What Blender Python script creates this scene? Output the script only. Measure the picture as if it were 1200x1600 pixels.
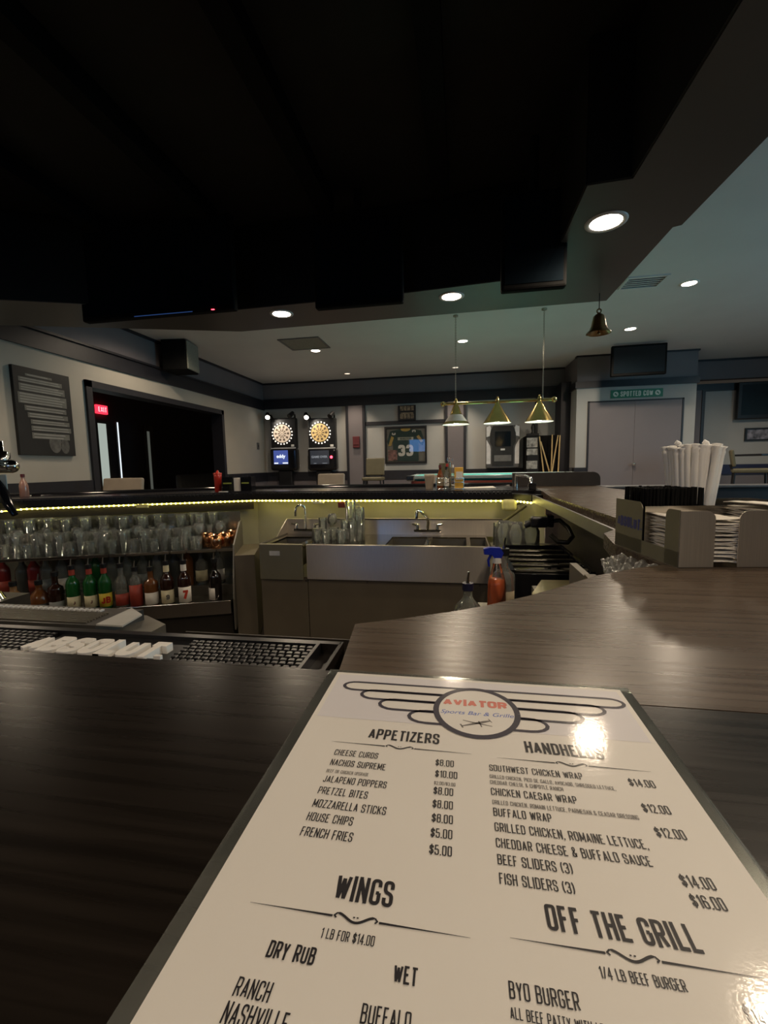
import bpy, bmesh, math, random
from mathutils import Vector, Matrix
random.seed(7)
PI = math.pi
scene = bpy.context.scene
COL = scene.collection
for o in list(bpy.data.objects):
    bpy.data.objects.remove(o)

# ------------------------------------------------------------------ camera
F = 685.17
yaw, pitch, roll = -0.1737, 0.1054, -0.0194
fwd = Vector((math.sin(yaw)*math.cos(pitch), math.cos(yaw)*math.cos(pitch), -math.sin(pitch)))
r0 = Vector((math.cos(yaw), -math.sin(yaw), 0)); u0 = r0.cross(fwd)
rt = math.cos(roll)*r0 + math.sin(roll)*u0
up = -math.sin(roll)*r0 + math.cos(roll)*u0
EYE = Vector((0, 0, 1.27))
cam = bpy.data.cameras.new('camera'); camo = bpy.data.objects.new('camera', cam); COL.objects.link(camo)
cam.sensor_fit = 'VERTICAL'; cam.sensor_height = 24; cam.lens = F*24/1600
cam.clip_start = 0.01; cam.clip_end = 100
camo.matrix_world = Matrix(((rt.x, up.x, -fwd.x, 0), (rt.y, up.y, -fwd.y, 0), (rt.z, up.z, -fwd.z, EYE.z), (0, 0, 0, 1)))
scene.camera = camo

def ray(x, y):
    return rt*((x-600)/F) - up*((y-800)/F) + fwd
def PZ(x, y, z):                 # the place at height z seen at photo point (x, y)
    d = ray(x, y); return EYE + d*((z-EYE.z)/d.z)
def PY(x, y, Y):
    d = ray(x, y); return EYE + d*(Y/d.y)
def PX(x, y, X):
    d = ray(x, y); return EYE + d*(X/d.x)

# ------------------------------------------------------------------ view and light
vs = scene.view_settings
scene.display_settings.display_device = 'sRGB'
vs.view_transform = 'Standard'; vs.look = 'None'; vs.gamma = 1; vs.use_curve_mapping = False
vs.exposure = 1.5
world = bpy.data.worlds.new('world'); scene.world = world; world.use_nodes = True
world.node_tree.nodes['Background'].inputs[0].default_value = (0.85, 0.72, 0.58, 1)
world.node_tree.nodes['Background'].inputs[1].default_value = 0.011
WARM = (1.0, 0.80, 0.58)
CEIL_WARM = (1.0, 0.82, 0.62)
P_SOFFIT = 9.0       # watts of each downlight in the bar canopy
P_CEIL = 30.0
P_POOL = 6.0
P_BLUE_FILL = 22.0
P_SCREEN = 14.0
SOFFIT_Z = 2.43
CEIL_Z = 3.05
BAR = 1.07
FLOOR = 0.27          # guests' floor; the bartender's side is sunk to 0

def lamp(kind, name, loc, power, color, **k):
    l = bpy.data.lights.new(name, kind); l.energy = power; l.color = color
    for a, v in k.items():
        if a not in ('rot', 'aim'): setattr(l, a, v)
    o = bpy.data.objects.new(name, l); COL.objects.link(o); o.location = loc
    if 'rot' in k: o.rotation_euler = k['rot']
    if 'aim' in k:
        o.rotation_euler = (Vector(k['aim'])-Vector(loc)).to_track_quat('-Z', 'Y').to_euler()
    return o

# blue light added at an invented, unseen window to tint the ceiling
lamp('AREA', 'window_daylight', (6.9, 3.0, 1.75), P_BLUE_FILL, (0.22, 0.70, 0.95), shape='RECTANGLE', size=1.9, size_y=1.3, rot=(0, PI/2, 0), spread=2.9)

# ------------------------------------------------------------------ materials
def mat(name, col, rough=0.5, metal=0.0, var=0.12, scale=14.0, stretch=(1, 1, 1), spec=0.5, coat=0.0, coat_rough=0.1,
        emit=None, strength=0.0, bump=0.0, bscale=None, trans=0.0, ior=1.45, alpha=None, rvar=0.0):
    m = bpy.data.materials.new(name); m.use_nodes = True
    nt = m.node_tree; b = nt.nodes['Principled BSDF']
    tc = nt.nodes.new('ShaderNodeTexCoord'); mp = nt.nodes.new('ShaderNodeMapping')
    mp.inputs['Scale'].default_value = stretch
    nt.links.new(tc.outputs['Object'], mp.inputs['Vector'])
    nz = nt.nodes.new('ShaderNodeTexNoise'); nz.inputs['Scale'].default_value = scale; nz.inputs['Detail'].default_value = 4
    nt.links.new(mp.outputs['Vector'], nz.inputs['Vector'])
    rp = nt.nodes.new('ShaderNodeValToRGB')
    rp.color_ramp.elements[0].position = 0.3; rp.color_ramp.elements[1].position = 0.7
    rp.color_ramp.elements[0].color = tuple(c*(1-var) for c in col)+(1,)
    rp.color_ramp.elements[1].color = tuple(min(1, c*(1+var)) for c in col)+(1,)
    nt.links.new(nz.outputs['Fac'], rp.inputs['Fac'])
    nt.links.new(rp.outputs['Color'], b.inputs['Base Color'])
    b.inputs['Roughness'].default_value = rough; b.inputs['Metallic'].default_value = metal
    b.inputs['Specular IOR Level'].default_value = spec; b.inputs['Coat Weight'].default_value = coat
    b.inputs['Coat Roughness'].default_value = coat_rough; b.inputs['Transmission Weight'].default_value = trans
    b.inputs['IOR'].default_value = ior
    if rvar:
        mr = nt.nodes.new('ShaderNodeMapRange'); mr.inputs['To Min'].default_value = max(0, rough-rvar); mr.inputs['To Max'].default_value = rough+rvar
        nt.links.new(nz.outputs['Fac'], mr.inputs['Value']); nt.links.new(mr.outputs['Result'], b.inputs['Roughness'])
    if emit:
        b.inputs['Emission Color'].default_value = tuple(emit)+(1,); b.inputs['Emission Strength'].default_value = strength
    if bump:
        n2 = nt.nodes.new('ShaderNodeTexNoise'); n2.inputs['Scale'].default_value = bscale or scale*4
        nt.links.new(mp.outputs['Vector'], n2.inputs['Vector'])
        bp = nt.nodes.new('ShaderNodeBump'); bp.inputs['Strength'].default_value = bump; bp.inputs['Distance'].default_value = 0.01
        nt.links.new(n2.outputs['Fac'], bp.inputs['Height']); nt.links.new(bp.outputs['Normal'], b.inputs['Normal'])
        if coat: nt.links.new(bp.outputs['Normal'], b.inputs['Coat Normal'])
    return m

def clear(name, tint, see=0.8, rough=0.04, edge=0.35):
    """thin glass or film: see-through with a gloss that grows towards the edges, slightly clouded"""
    m = bpy.data.materials.new(name); m.use_nodes = True; nt = m.node_tree
    nt.nodes.remove(nt.nodes['Principled BSDF'])
    out = nt.nodes['Material Output']
    t = nt.nodes.new('ShaderNodeBsdfTransparent'); t.inputs[0].default_value = tuple(tint)+(1,)
    g = nt.nodes.new('ShaderNodeBsdfGlossy'); g.inputs['Roughness'].default_value = rough
    g.inputs['Color'].default_value = (0.95, 0.97, 0.95, 1)
    d = nt.nodes.new('ShaderNodeBsdfDiffuse'); d.inputs[0].default_value = (0.6, 0.62, 0.58, 1)
    nz = nt.nodes.new('ShaderNodeTexNoise'); nz.inputs['Scale'].default_value = 9
    mr = nt.nodes.new('ShaderNodeMapRange'); mr.inputs['To Min'].default_value = (1-see)*0.3; mr.inputs['To Max'].default_value = (1-see)*1.1
    nt.links.new(nz.outputs['Fac'], mr.inputs['Value'])
    lw = nt.nodes.new('ShaderNodeLayerWeight'); lw.inputs[0].default_value = edge
    mx = nt.nodes.new('ShaderNodeMixShader'); my = nt.nodes.new('ShaderNodeMixShader')
    nt.links.new(mr.outputs['Result'], my.inputs[0]); nt.links.new(t.outputs[0], my.inputs[1]); nt.links.new(d.outputs[0], my.inputs[2])
    nt.links.new(lw.outputs['Fresnel'], mx.inputs[0]); nt.links.new(my.outputs[0], mx.inputs[1]); nt.links.new(g.outputs[0], mx.inputs[2])
    nt.links.new(mx.outputs[0], out.inputs[0])
    return m

def glow(name, col, strength, var=0.1, scale=30):
    return mat(name, (0.02, 0.02, 0.02), emit=col, strength=strength, var=var, scale=scale)

def wood(name, dark, light, rough=0.35, axis=0, scale=6.0, spec=.42, coat=0.0, coat_rough=0.2):
    m = bpy.data.materials.new(name); m.use_nodes = True; nt = m.node_tree; b = nt.nodes['Principled BSDF']
    tc = nt.nodes.new('ShaderNodeTexCoord'); mp = nt.nodes.new('ShaderNodeMapping')
    s = [scale*14]*3; s[axis] = scale*0.5; mp.inputs['Scale'].default_value = s
    nt.links.new(tc.outputs['Object'], mp.inputs['Vector'])
    nz = nt.nodes.new('ShaderNodeTexNoise'); nz.inputs['Scale'].default_value = 1.6; nz.inputs['Detail'].default_value = 7; nz.inputs['Distortion'].default_value = 0.4
    nt.links.new(mp.outputs['Vector'], nz.inputs['Vector'])
    rp = nt.nodes.new('ShaderNodeValToRGB'); rp.color_ramp.elements[0].position = 0.32; rp.color_ramp.elements[1].position = 0.68
    rp.color_ramp.elements[0].color = tuple(dark)+(1,); rp.color_ramp.elements[1].color = tuple(light)+(1,)
    nt.links.new(nz.outputs['Fac'], rp.inputs['Fac']); nt.links.new(rp.outputs['Color'], b.inputs['Base Color'])
    mr = nt.nodes.new('ShaderNodeMapRange'); mr.inputs['To Min'].default_value = rough-0.06; mr.inputs['To Max'].default_value = rough+0.08
    nt.links.new(nz.outputs['Fac'], mr.inputs['Value']); nt.links.new(mr.outputs['Result'], b.inputs['Roughness'])
    bp = nt.nodes.new('ShaderNodeBump'); bp.inputs['Strength'].default_value = 0.05; bp.inputs['Distance'].default_value = 0.001; b.inputs['Specular IOR Level'].default_value = spec
    nt.links.new(nz.outputs['Fac'], bp.inputs['Height']); nt.links.new(bp.outputs['Normal'], b.inputs['Normal'])
    b.inputs['Coat Weight'].default_value = coat; b.inputs['Coat Roughness'].default_value = coat_rough
    return m

M = {}
M['wall'] = mat('cream_paint', (0.42, 0.385, 0.325), 0.7, var=0.03, scale=3, bump=0.05, bscale=200)
M['wall_grey'] = mat('pale_grey_paint', (0.37, 0.37, 0.355), 0.7, var=0.03, scale=3, bump=0.05, bscale=200)
M['mauve'] = mat('mauve_paint', (0.16, 0.143, 0.15), 0.65, var=0.04, scale=3, bump=0.05, bscale=200)
M['trim'] = mat('near_black_paint', (0.016, 0.016, 0.021), 0.45, var=0.1)
M['ceil'] = mat('ceiling_paint', (0.62, 0.63, 0.62), 0.62, var=0.03, scale=2, bump=0.06, bscale=120)
M['soffit'] = mat('dark_brown_soffit_paint', (0.06, 0.054, 0.047), 0.38, var=0.06, scale=4)
M['black_ceiling'] = mat('black_ceiling_paint', (0.008, 0.0075, 0.0068), 0.8, var=0.25, scale=6)
M['floor'] = mat('floor_boards', (0.20, 0.17, 0.15), 0.6, var=0.3, scale=9)
M['tile'] = mat('pit_floor_tile', (0.06, 0.05, 0.045), 0.5, var=0.3, scale=6)
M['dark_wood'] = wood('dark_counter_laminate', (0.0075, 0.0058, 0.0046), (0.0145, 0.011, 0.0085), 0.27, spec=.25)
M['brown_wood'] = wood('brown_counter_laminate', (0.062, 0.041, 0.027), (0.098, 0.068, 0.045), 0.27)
M['brown_wood_y'] = wood('brown_side_laminate', (0.085, 0.056, 0.036), (0.13, 0.09, 0.06), 0.30, axis=1)
M['edge'] = mat('black_edge_band', (0.012, 0.010, 0.009), 0.3)
M['panel'] = mat('dark_front_panel', (0.03, 0.025, 0.02), 0.5)
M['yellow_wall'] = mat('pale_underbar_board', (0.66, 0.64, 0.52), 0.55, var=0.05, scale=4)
M['steel'] = mat('brushed_steel', (0.50, 0.47, 0.43), 0.17, 1.0, var=0.06, scale=9, stretch=(60, 1, 1), rvar=0.05)
M['steel_v'] = mat('brushed_steel_upright', (0.74, 0.68, 0.60), 0.36, 0.88, var=0.06, scale=9, stretch=(60, 60, 1), rvar=0.04)
def brush(m):
    nt = m.node_tree; b = nt.nodes['Principled BSDF']; tg = nt.nodes.new('ShaderNodeTangent'); tg.direction_type = 'RADIAL'; tg.axis = 'Z'
    nt.links.new(tg.outputs[0], b.inputs['Tangent']); b.inputs['Anisotropic'].default_value = .85; b.inputs['Anisotropic Rotation'].default_value = .25
brush(M['steel_v'])
M['dull_steel'] = mat('dull_steel', (0.22, 0.205, 0.175), 0.45, 0.7, var=0.1, scale=7)
M['kick'] = mat('brown_kick_panel', (0.15, 0.125, 0.09), 0.5, var=0.08, scale=5)
M['chrome'] = mat('chrome', (0.75, 0.74, 0.71), 0.10, 1.0, var=0.03)
M['brass'] = mat('polished_brass', (0.70, 0.52, 0.20), 0.16, 1.0, var=0.05)
M['bell'] = mat('aged_brass', (0.30, 0.19, 0.09), 0.32, 1.0, var=0.25, scale=20)
M['copper'] = mat('copper', (0.75, 0.36, 0.18), 0.22, 1.0, var=0.12)
M['rubber'] = mat('black_rubber', (0.010, 0.010, 0.011), 0.32, var=0.2)
M['black'] = mat('black_plastic', (0.010, 0.010, 0.011), 0.40, var=0.15)
M['gloss_black'] = mat('glossy_black', (0.008, 0.008, 0.010), 0.10, var=0.1)
M['matt_black'] = mat('matt_black', (0.006, 0.006, 0.006), 0.8, var=0.2, spec=.12)
M['grey_plastic'] = mat('grey_plastic', (0.10, 0.10, 0.10), 0.45)
M['white_plastic'] = mat('white_plastic', (0.72, 0.70, 0.66), 0.42, var=0.03)
M['letter_white'] = mat('white_rubber', (0.80, 0.77, 0.72), 0.5, var=0.03)
M['paper'] = mat('menu_paper', (0.76, 0.725, 0.675), 0.45, var=0.015, scale=6, coat=0.5, coat_rough=0.09, bump=0.010, bscale=420)
M['paper_lilac'] = mat('menu_lilac_print', (0.70, 0.675, 0.70), 0.45, var=0.015, scale=6, coat=0.5, coat_rough=0.09, bump=0.010, bscale=420)
M['ink'] = mat('black_ink', (0.020, 0.018, 0.022), 0.5, coat=0.5, coat_rough=0.09)
M['ink_navy'] = mat('navy_ink', (0.035, 0.03, 0.05), 0.5, coat=0.5, coat_rough=0.09)
M['ink_grey'] = mat('grey_ink', (0.16, 0.145, 0.135), 0.5, coat=0.5, coat_rough=0.09)
M['ink_red'] = mat('red_ink', (0.72, 0.22, 0.17), 0.5, coat=0.5, coat_rough=0.09)
M['ink_blue'] = mat('blue_ink', (0.10, 0.17, 0.55), 0.5, coat=0.5, coat_rough=0.09)
M['film'] = clear('laminate_film', (0.95, 0.95, 0.94), see=0.88, rough=0.10, edge=0.25)
M['glass'] = clear('clear_glass', (0.94, 0.96, 0.94), see=0.74, rough=0.05, edge=0.30)
M['shelf_glass'] = clear('shelf_glass', (0.90, 0.93, 0.90), see=0.93, rough=0.05, edge=0.15)
M['glass2'] = clear('bottle_clear_glass', (0.85, 0.86, 0.82), see=0.75, rough=0.05, edge=0.30)
M['bag'] = clear('plastic_bag', (0.9, 0.9, 0.88), see=0.72, rough=0.22, edge=0.25)
M['napkin'] = mat('napkin_paper', (0.80, 0.755, 0.67), 0.85, var=0.03, scale=30, bump=0.1, bscale=300)
M['straw_wrap'] = mat('straw_wrapper_paper', (0.90, 0.88, 0.84), 0.75, var=0.05, scale=60, stretch=(1, 1, 0.1))
M['tan'] = mat('tan_vinyl', (0.42, 0.35, 0.27), 0.5, var=0.06, scale=10)
M['olive'] = mat('olive_vinyl', (0.12, 0.105, 0.062), 0.55, var=0.08, scale=10)
M['felt'] = mat('green_felt', (0.10, 0.42, 0.38), 0.9, var=0.05)
M['cherry'] = mat('cherry_wood', (0.26, 0.05, 0.03), 0.3, var=0.2, scale=5, stretch=(0.3, 3, 3))
M['door'] = mat('mauve_door_paint', (0.165, 0.148, 0.155), 0.55, var=0.03, scale=3)
M['sign_green'] = mat('sign_green', (0.03, 0.18, 0.11), 0.4)
M['sign_white'] = mat('sign_white', (0.62, 0.66, 0.58), 0.5)
M['led'] = glow('yellow_led', (1.0, 0.82, 0.10), 1.3)
M['led_dot'] = glow('yellow_led_dot', (1.0, 0.85, 0.20), 6.0)
M['disc'] = glow('downlight_lens', (1.0, 0.86, 0.68), 8.0)
M['bulb_white'] = glow('pool_lamp_bulb', (1.0, 0.93, 0.82), 9.0)
M['shade_rim'] = glow('lit_shade_lining', (1.0, 0.90, 0.76), 5.0)
M['exit'] = glow('exit_red', (1.0, 0.03, 0.06), .7)
M['exit_pale'] = glow('exit_letter', (1.0, 0.25, 0.28), 1.0)
M['screen_blue'] = glow('lit_blue_screen', (0.09, 0.14, 0.50), 0.22)
M['screen_dim'] = glow('dim_grey_screen', (0.05, 0.06, 0.08), 0.14)
M['screen_white'] = glow('screen_text', (0.9, 0.95, 1.0), .5)
M['screen_off'] = mat('dark_screen', (0.006, 0.010, 0.014), 0.12)
M['screen_tv'] = glow('lit_television_picture', (0.16, 0.42, 1.0), 1.4)
M['red_led'] = glow('red_led', (1.0, 0.03, 0.05), 4.0)
M['blue_reflection'] = glow('blue_reflection_line', (0.05, 0.14, 0.45), 0.1)  # glow standing in for a reflection on the television
M['dart_cream'] = mat('dart_face_cream', (0.72, 0.58, 0.45), 0.5, emit=(0.9, 0.70, 0.52), strength=0.16)  # weak glow added so the board face looks lit
M['dart_gold'] = mat('dart_face_gold', (0.62, 0.42, 0.16), 0.5, emit=(0.9, 0.60, 0.25), strength=0.14)  # golden face brightened by an added glow of its own
M['dart_dark'] = mat('dart_segment_dark', (0.20, 0.13, 0.08), 0.5)
M['dart_light'] = glow('dart_number_lights', (1.0, 0.88, 0.72), .75)
M['jersey'] = mat('dark_green_jersey', (0.018, 0.05, 0.045), 0.8, var=0.1)
M['yellow_cloth'] = mat('gold_stripe_cloth', (0.55, 0.38, 0.10), 0.8)
M['mount_board'] = mat('grey_mount_board', (0.20, 0.19, 0.16), 0.7)
M['pane'] = clear('frame_glass', (0.95, 0.96, 0.97), see=0.98, rough=0.02, edge=0.30)
M['red'] = mat('red_plastic', (0.50, 0.035, 0.022), 0.35)
M['maroon'] = mat('maroon_box', (0.11, 0.018, 0.022), 0.5)
M['blue'] = mat('blue_trigger', (0.015, 0.03, 0.38), 0.35)
M['orange'] = mat('orange_liquid', (0.75, 0.13, 0.05), 0.25, emit=None)
M['yellow'] = mat('yellow_card', (0.72, 0.42, 0.07), 0.5)
M['sponge'] = mat('sponge_and_lit_box_yellow', (0.72, 0.70, 0.32), 0.85)  # sponge yellow; on the small boxes it stands in for light
M['green'] = mat('green_scourer', (0.05, 0.18, 0.05), 0.9)
M['daylight_pane'] = glow('daylit_door_glass', (0.42, 0.48, 0.43), 0.30, var=0.2, scale=3)
M['blind'] = glow('daylit_blind', (0.72, 0.80, 0.88), 0.48, var=0.1, scale=60)
M['brown_frame'] = mat('brown_door_frame', (0.05, 0.035, 0.025), 0.5)
M['poster_dark'] = mat('poster_black', (0.011, 0.0105, 0.010), 0.6, var=0.5, scale=3)
M['poster_grey'] = mat('poster_grey', (0.15, 0.145, 0.125), 0.6, var=0.25, scale=6)
M['poster_text'] = mat('poster_text', (0.32, 0.31, 0.28), 0.6)
M['cue'] = mat('cue_maple', (0.60, 0.45, 0.22), 0.35)
M['photo'] = mat('photo_print', (0.30, 0.28, 0.25), 0.4, var=0.8, scale=18)
M['photo_brown'] = mat('sepia_photo_print', (0.22, 0.17, 0.11), 0.4, var=0.6, scale=25)
M['grill'] = mat('speaker_cloth', (0.22, 0.22, 0.18), 0.7, var=0.2, scale=80)
M['bar_steel'] = mat('dark_steel_bar', (.045, .042, .032), .22, .5)
M['silver_plastic'] = mat('silver_light_panel', (0.60, 0.60, 0.60), 0.4)
M['mirror'] = mat('steel_back', (0.34, 0.35, 0.30), 0.22, 0.8, var=0.2, scale=6)

# ------------------------------------------------------------------ mesh builder
class MB:
    def __init__(s): s.v = []; s.f = []; s.sm = []
    def add(s, vs, fs, smooth=False):
        n = len(s.v); s.v += [tuple(v) for v in vs]
        for f in fs: s.f.append(tuple(i+n for i in f)); s.sm.append(smooth)
        return s
    def box(s, x0, x1, y0, y1, z0, z1):
        return s.add([(x0,y0,z0),(x1,y0,z0),(x1,y1,z0),(x0,y1,z0),(x0,y0,z1),(x1,y0,z1),(x1,y1,z1),(x0,y1,z1)],
                     [(0,3,2,1),(4,5,6,7),(0,1,5,4),(1,2,6,5),(2,3,7,6),(3,0,4,7)])
    def bbox(s, x0, x1, y0, y1, z0, z1, b=0.004, seg=2):
        bm = bmesh.new(); bmesh.ops.create_cube(bm, size=1)
        for v in bm.verts: v.co = Vector(((x0+x1)/2+v.co.x*(x1-x0), (y0+y1)/2+v.co.y*(y1-y0), (z0+z1)/2+v.co.z*(z1-z0)))
        b = min(b, 0.49*min(x1-x0, y1-y0, z1-z0))
        bmesh.ops.bevel(bm, geom=bm.edges[:], offset=b, segments=seg, affect='EDGES', profile=0.5)
        bm.verts.index_update(); s.add([v.co for v in bm.verts], [[v.index for v in f.verts] for f in bm.faces]); bm.free(); return s
    def prism(s, poly, z0, z1):
        n = len(poly); a = sum(poly[i][0]*poly[(i+1)%n][1]-poly[(i+1)%n][0]*poly[i][1] for i in range(n))
        if a < 0: poly = poly[::-1]
        return s.add([(p[0],p[1],z0) for p in poly]+[(p[0],p[1],z1) for p in poly],
                     [tuple(range(n))[::-1], tuple(range(n,2*n))]+[(i,(i+1)%n,n+(i+1)%n,n+i) for i in range(n)])
    def extr(s, pts, d):                      # planar outline pushed along vector d
        n = len(pts); d = Vector(d); pts = [Vector(p) for p in pts]
        return s.add(pts+[p+d for p in pts], [tuple(range(n))[::-1], tuple(range(n,2*n))]+[(i,(i+1)%n,n+(i+1)%n,n+i) for i in range(n)])
    def frame(s, p0, p1):
        d = (Vector(p1)-Vector(p0)).normalized(); a = Vector((0,0,1)) if abs(d.z) < .9 else Vector((1,0,0))
        u = d.cross(a).normalized(); return u, d.cross(u)
    def cone(s, p0, p1, r0_, r1_, n=16, cap=True):
        u, w = s.frame(p0, p1); vs = []
        for p, r in ((p0, r0_), (p1, r1_)):
            for i in range(n): t = 2*PI*i/n; vs.append(Vector(p)+u*(r*math.cos(t))+w*(r*math.sin(t)))
        s.add(vs, [(i,(i+1)%n,n+(i+1)%n,n+i) for i in range(n)], True)
        if cap: s.add(vs, [tuple(range(n))[::-1], tuple(range(n,2*n))])
        return s
    def tube(s, pts, r, n=8, cap=True):
        pts = [Vector(p) for p in pts]; vs = []; fs = []; u = None
        for k, p in enumerate(pts):
            d = (pts[min(k+1,len(pts)-1)]-pts[max(k-1,0)]).normalized()
            if u is None: u, w = s.frame(Vector((0,0,0)), d)
            else:
                u = (u-d*u.dot(d)).normalized(); w = d.cross(u)
            rr = r[k] if isinstance(r, (list, tuple)) else r
            for i in range(n): t = 2*PI*i/n; vs.append(p+u*(rr*math.cos(t))+w*(rr*math.sin(t)))
        for k in range(len(pts)-1):
            for i in range(n): fs.append((k*n+i, k*n+(i+1)%n, (k+1)*n+(i+1)%n, (k+1)*n+i))
        s.add(vs, fs, True)
        if cap: s.add(vs, [tuple(range(n))[::-1], tuple(range(len(vs)-n, len(vs)))])
        return s
    def lathe(s, prof, c=(0,0,0), n=20, a0=0, a1=2*PI, smooth=True):
        full = abs(a1-a0-2*PI) < 1e-6; m = n if full else n+1; vs = []; fs = []
        for r, z in prof:
            for i in range(m): t = a0+(a1-a0)*i/n; vs.append((c[0]+r*math.cos(t), c[1]+r*math.sin(t), c[2]+z))
        for k in range(len(prof)-1):
            for i in range(n):
                j = (i+1)%m if full else i+1
                fs.append((k*m+i, k*m+j, (k+1)*m+j, (k+1)*m+i))
        return s.add(vs, fs, smooth)
    def sphere(s, c, r, n=12, sz=1.0):
        return s.lathe([(max(1e-5, r*math.sin(PI*k/8)), -r*sz*math.cos(PI*k/8)) for k in range(9)], c, n)
    def ring_torus(s, c, R_, r, n=24, m=8, axis='z'):
        pts = []
        for i in range(n+1):
            t = 2*PI*i/n
            pts.append({'z': (c[0]+R_*math.cos(t), c[1]+R_*math.sin(t), c[2]), 'y': (c[0]+R_*math.cos(t), c[1], c[2]+R_*math.sin(t)),
                        'x': (c[0], c[1]+R_*math.cos(t), c[2]+R_*math.sin(t))}[axis])
        return s.tube(pts, r, m, cap=False)
    def disc(s, c, r, n=24, axis='y', ry=None):
        vs = []; ry = ry or r
        for i in range(n):
            t = 2*PI*i/n
            vs.append({'z': (c[0]+r*math.cos(t), c[1]+ry*math.sin(t), c[2]), 'y': (c[0]+r*math.cos(t), c[1], c[2]+ry*math.sin(t)), 'x': (c[0], c[1]+r*math.cos(t), c[2]+ry*math.sin(t))}[axis])
        return s.add(vs, [tuple(range(n))])
    def move(s, dx=0, dy=0, dz=0, rz=0):
        c, q = math.cos(rz), math.sin(rz)
        s.v = [(x*c-y*q+dx, x*q+y*c+dy, z+dz) for x, y, z in s.v]; return s
    def rx(s, a, c=(0,0,0)):
        k, q = math.cos(a), math.sin(a)
        s.v = [(x, (y-c[1])*k-(z-c[2])*q+c[1], (y-c[1])*q+(z-c[2])*k+c[2]) for x, y, z in s.v]; return s
    def ry(s, a, c=(0,0,0)):
        k, q = math.cos(a), math.sin(a)
        s.v = [((x-c[0])*k+(z-c[2])*q+c[0], y, -(x-c[0])*q+(z-c[2])*k+c[2]) for x, y, z in s.v]; return s
    def mesh(s, name, m, origin=(0,0,0)):
        me = bpy.data.meshes.new(name)
        o = Vector(origin)
        me.from_pydata([Vector(v)-o for v in s.v], [], s.f)
        me.polygons.foreach_set('use_smooth', s.sm)
        me.materials.append(M[m] if isinstance(m, str) else m); me.update()
        return me

def tag(o, label=None, cat=None, group=None, kind=None):
    if label: o['label'] = label
    if cat: o['category'] = cat
    if group: o['group'] = group
    if kind: o['kind'] = kind
    return o
def thing(name, label, cat, loc=(0,0,0), rz=0, group=None):
    o = bpy.data.objects.new(name, None); COL.objects.link(o); o.empty_display_size = 0.05
    o.location = loc; o.rotation_euler = (0,0,rz); return tag(o, label, cat, group)
def part(name, mb, m, parent, label=None, world=False, kind=None):
    """a mesh under its thing; world=True when the builder holds world coordinates"""
    root = parent; off = Vector((0,0,0))
    if world:
        while root is not None: off += root.location; root = root.parent
    o = bpy.data.objects.new(name, mb.mesh(name, m, off)); COL.objects.link(o); o.parent = parent
    return tag(o, label, kind=kind)
def solo(name, mb, m, label, cat, loc=(0,0,0), rz=0, group=None, world=False):
    o = bpy.data.objects.new(name, mb.mesh(name, m, loc if world else (0,0,0))); COL.objects.link(o)
    o.location = loc; o.rotation_euler = (0,0,rz); return tag(o, label, cat, group)
def struct(name, mb, m, parent=None):
    o = bpy.data.objects.new(name, mb.mesh(name, m)); COL.objects.link(o)
    if parent: o.parent = parent
    else: o['kind'] = 'structure'
    return o
def dup(o, loc=None, rz=None, label=None, group=None, parent=None):
    c = o.copy(); COL.objects.link(c)
    if parent: c.parent = parent
    if loc is not None: c.location = loc
    if rz is not None: c.rotation_euler = (0,0,rz)
    if label: c['label'] = label
    if group: c['group'] = group
    for ch in list(o.children): dup(ch, parent=c)
    return c

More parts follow.
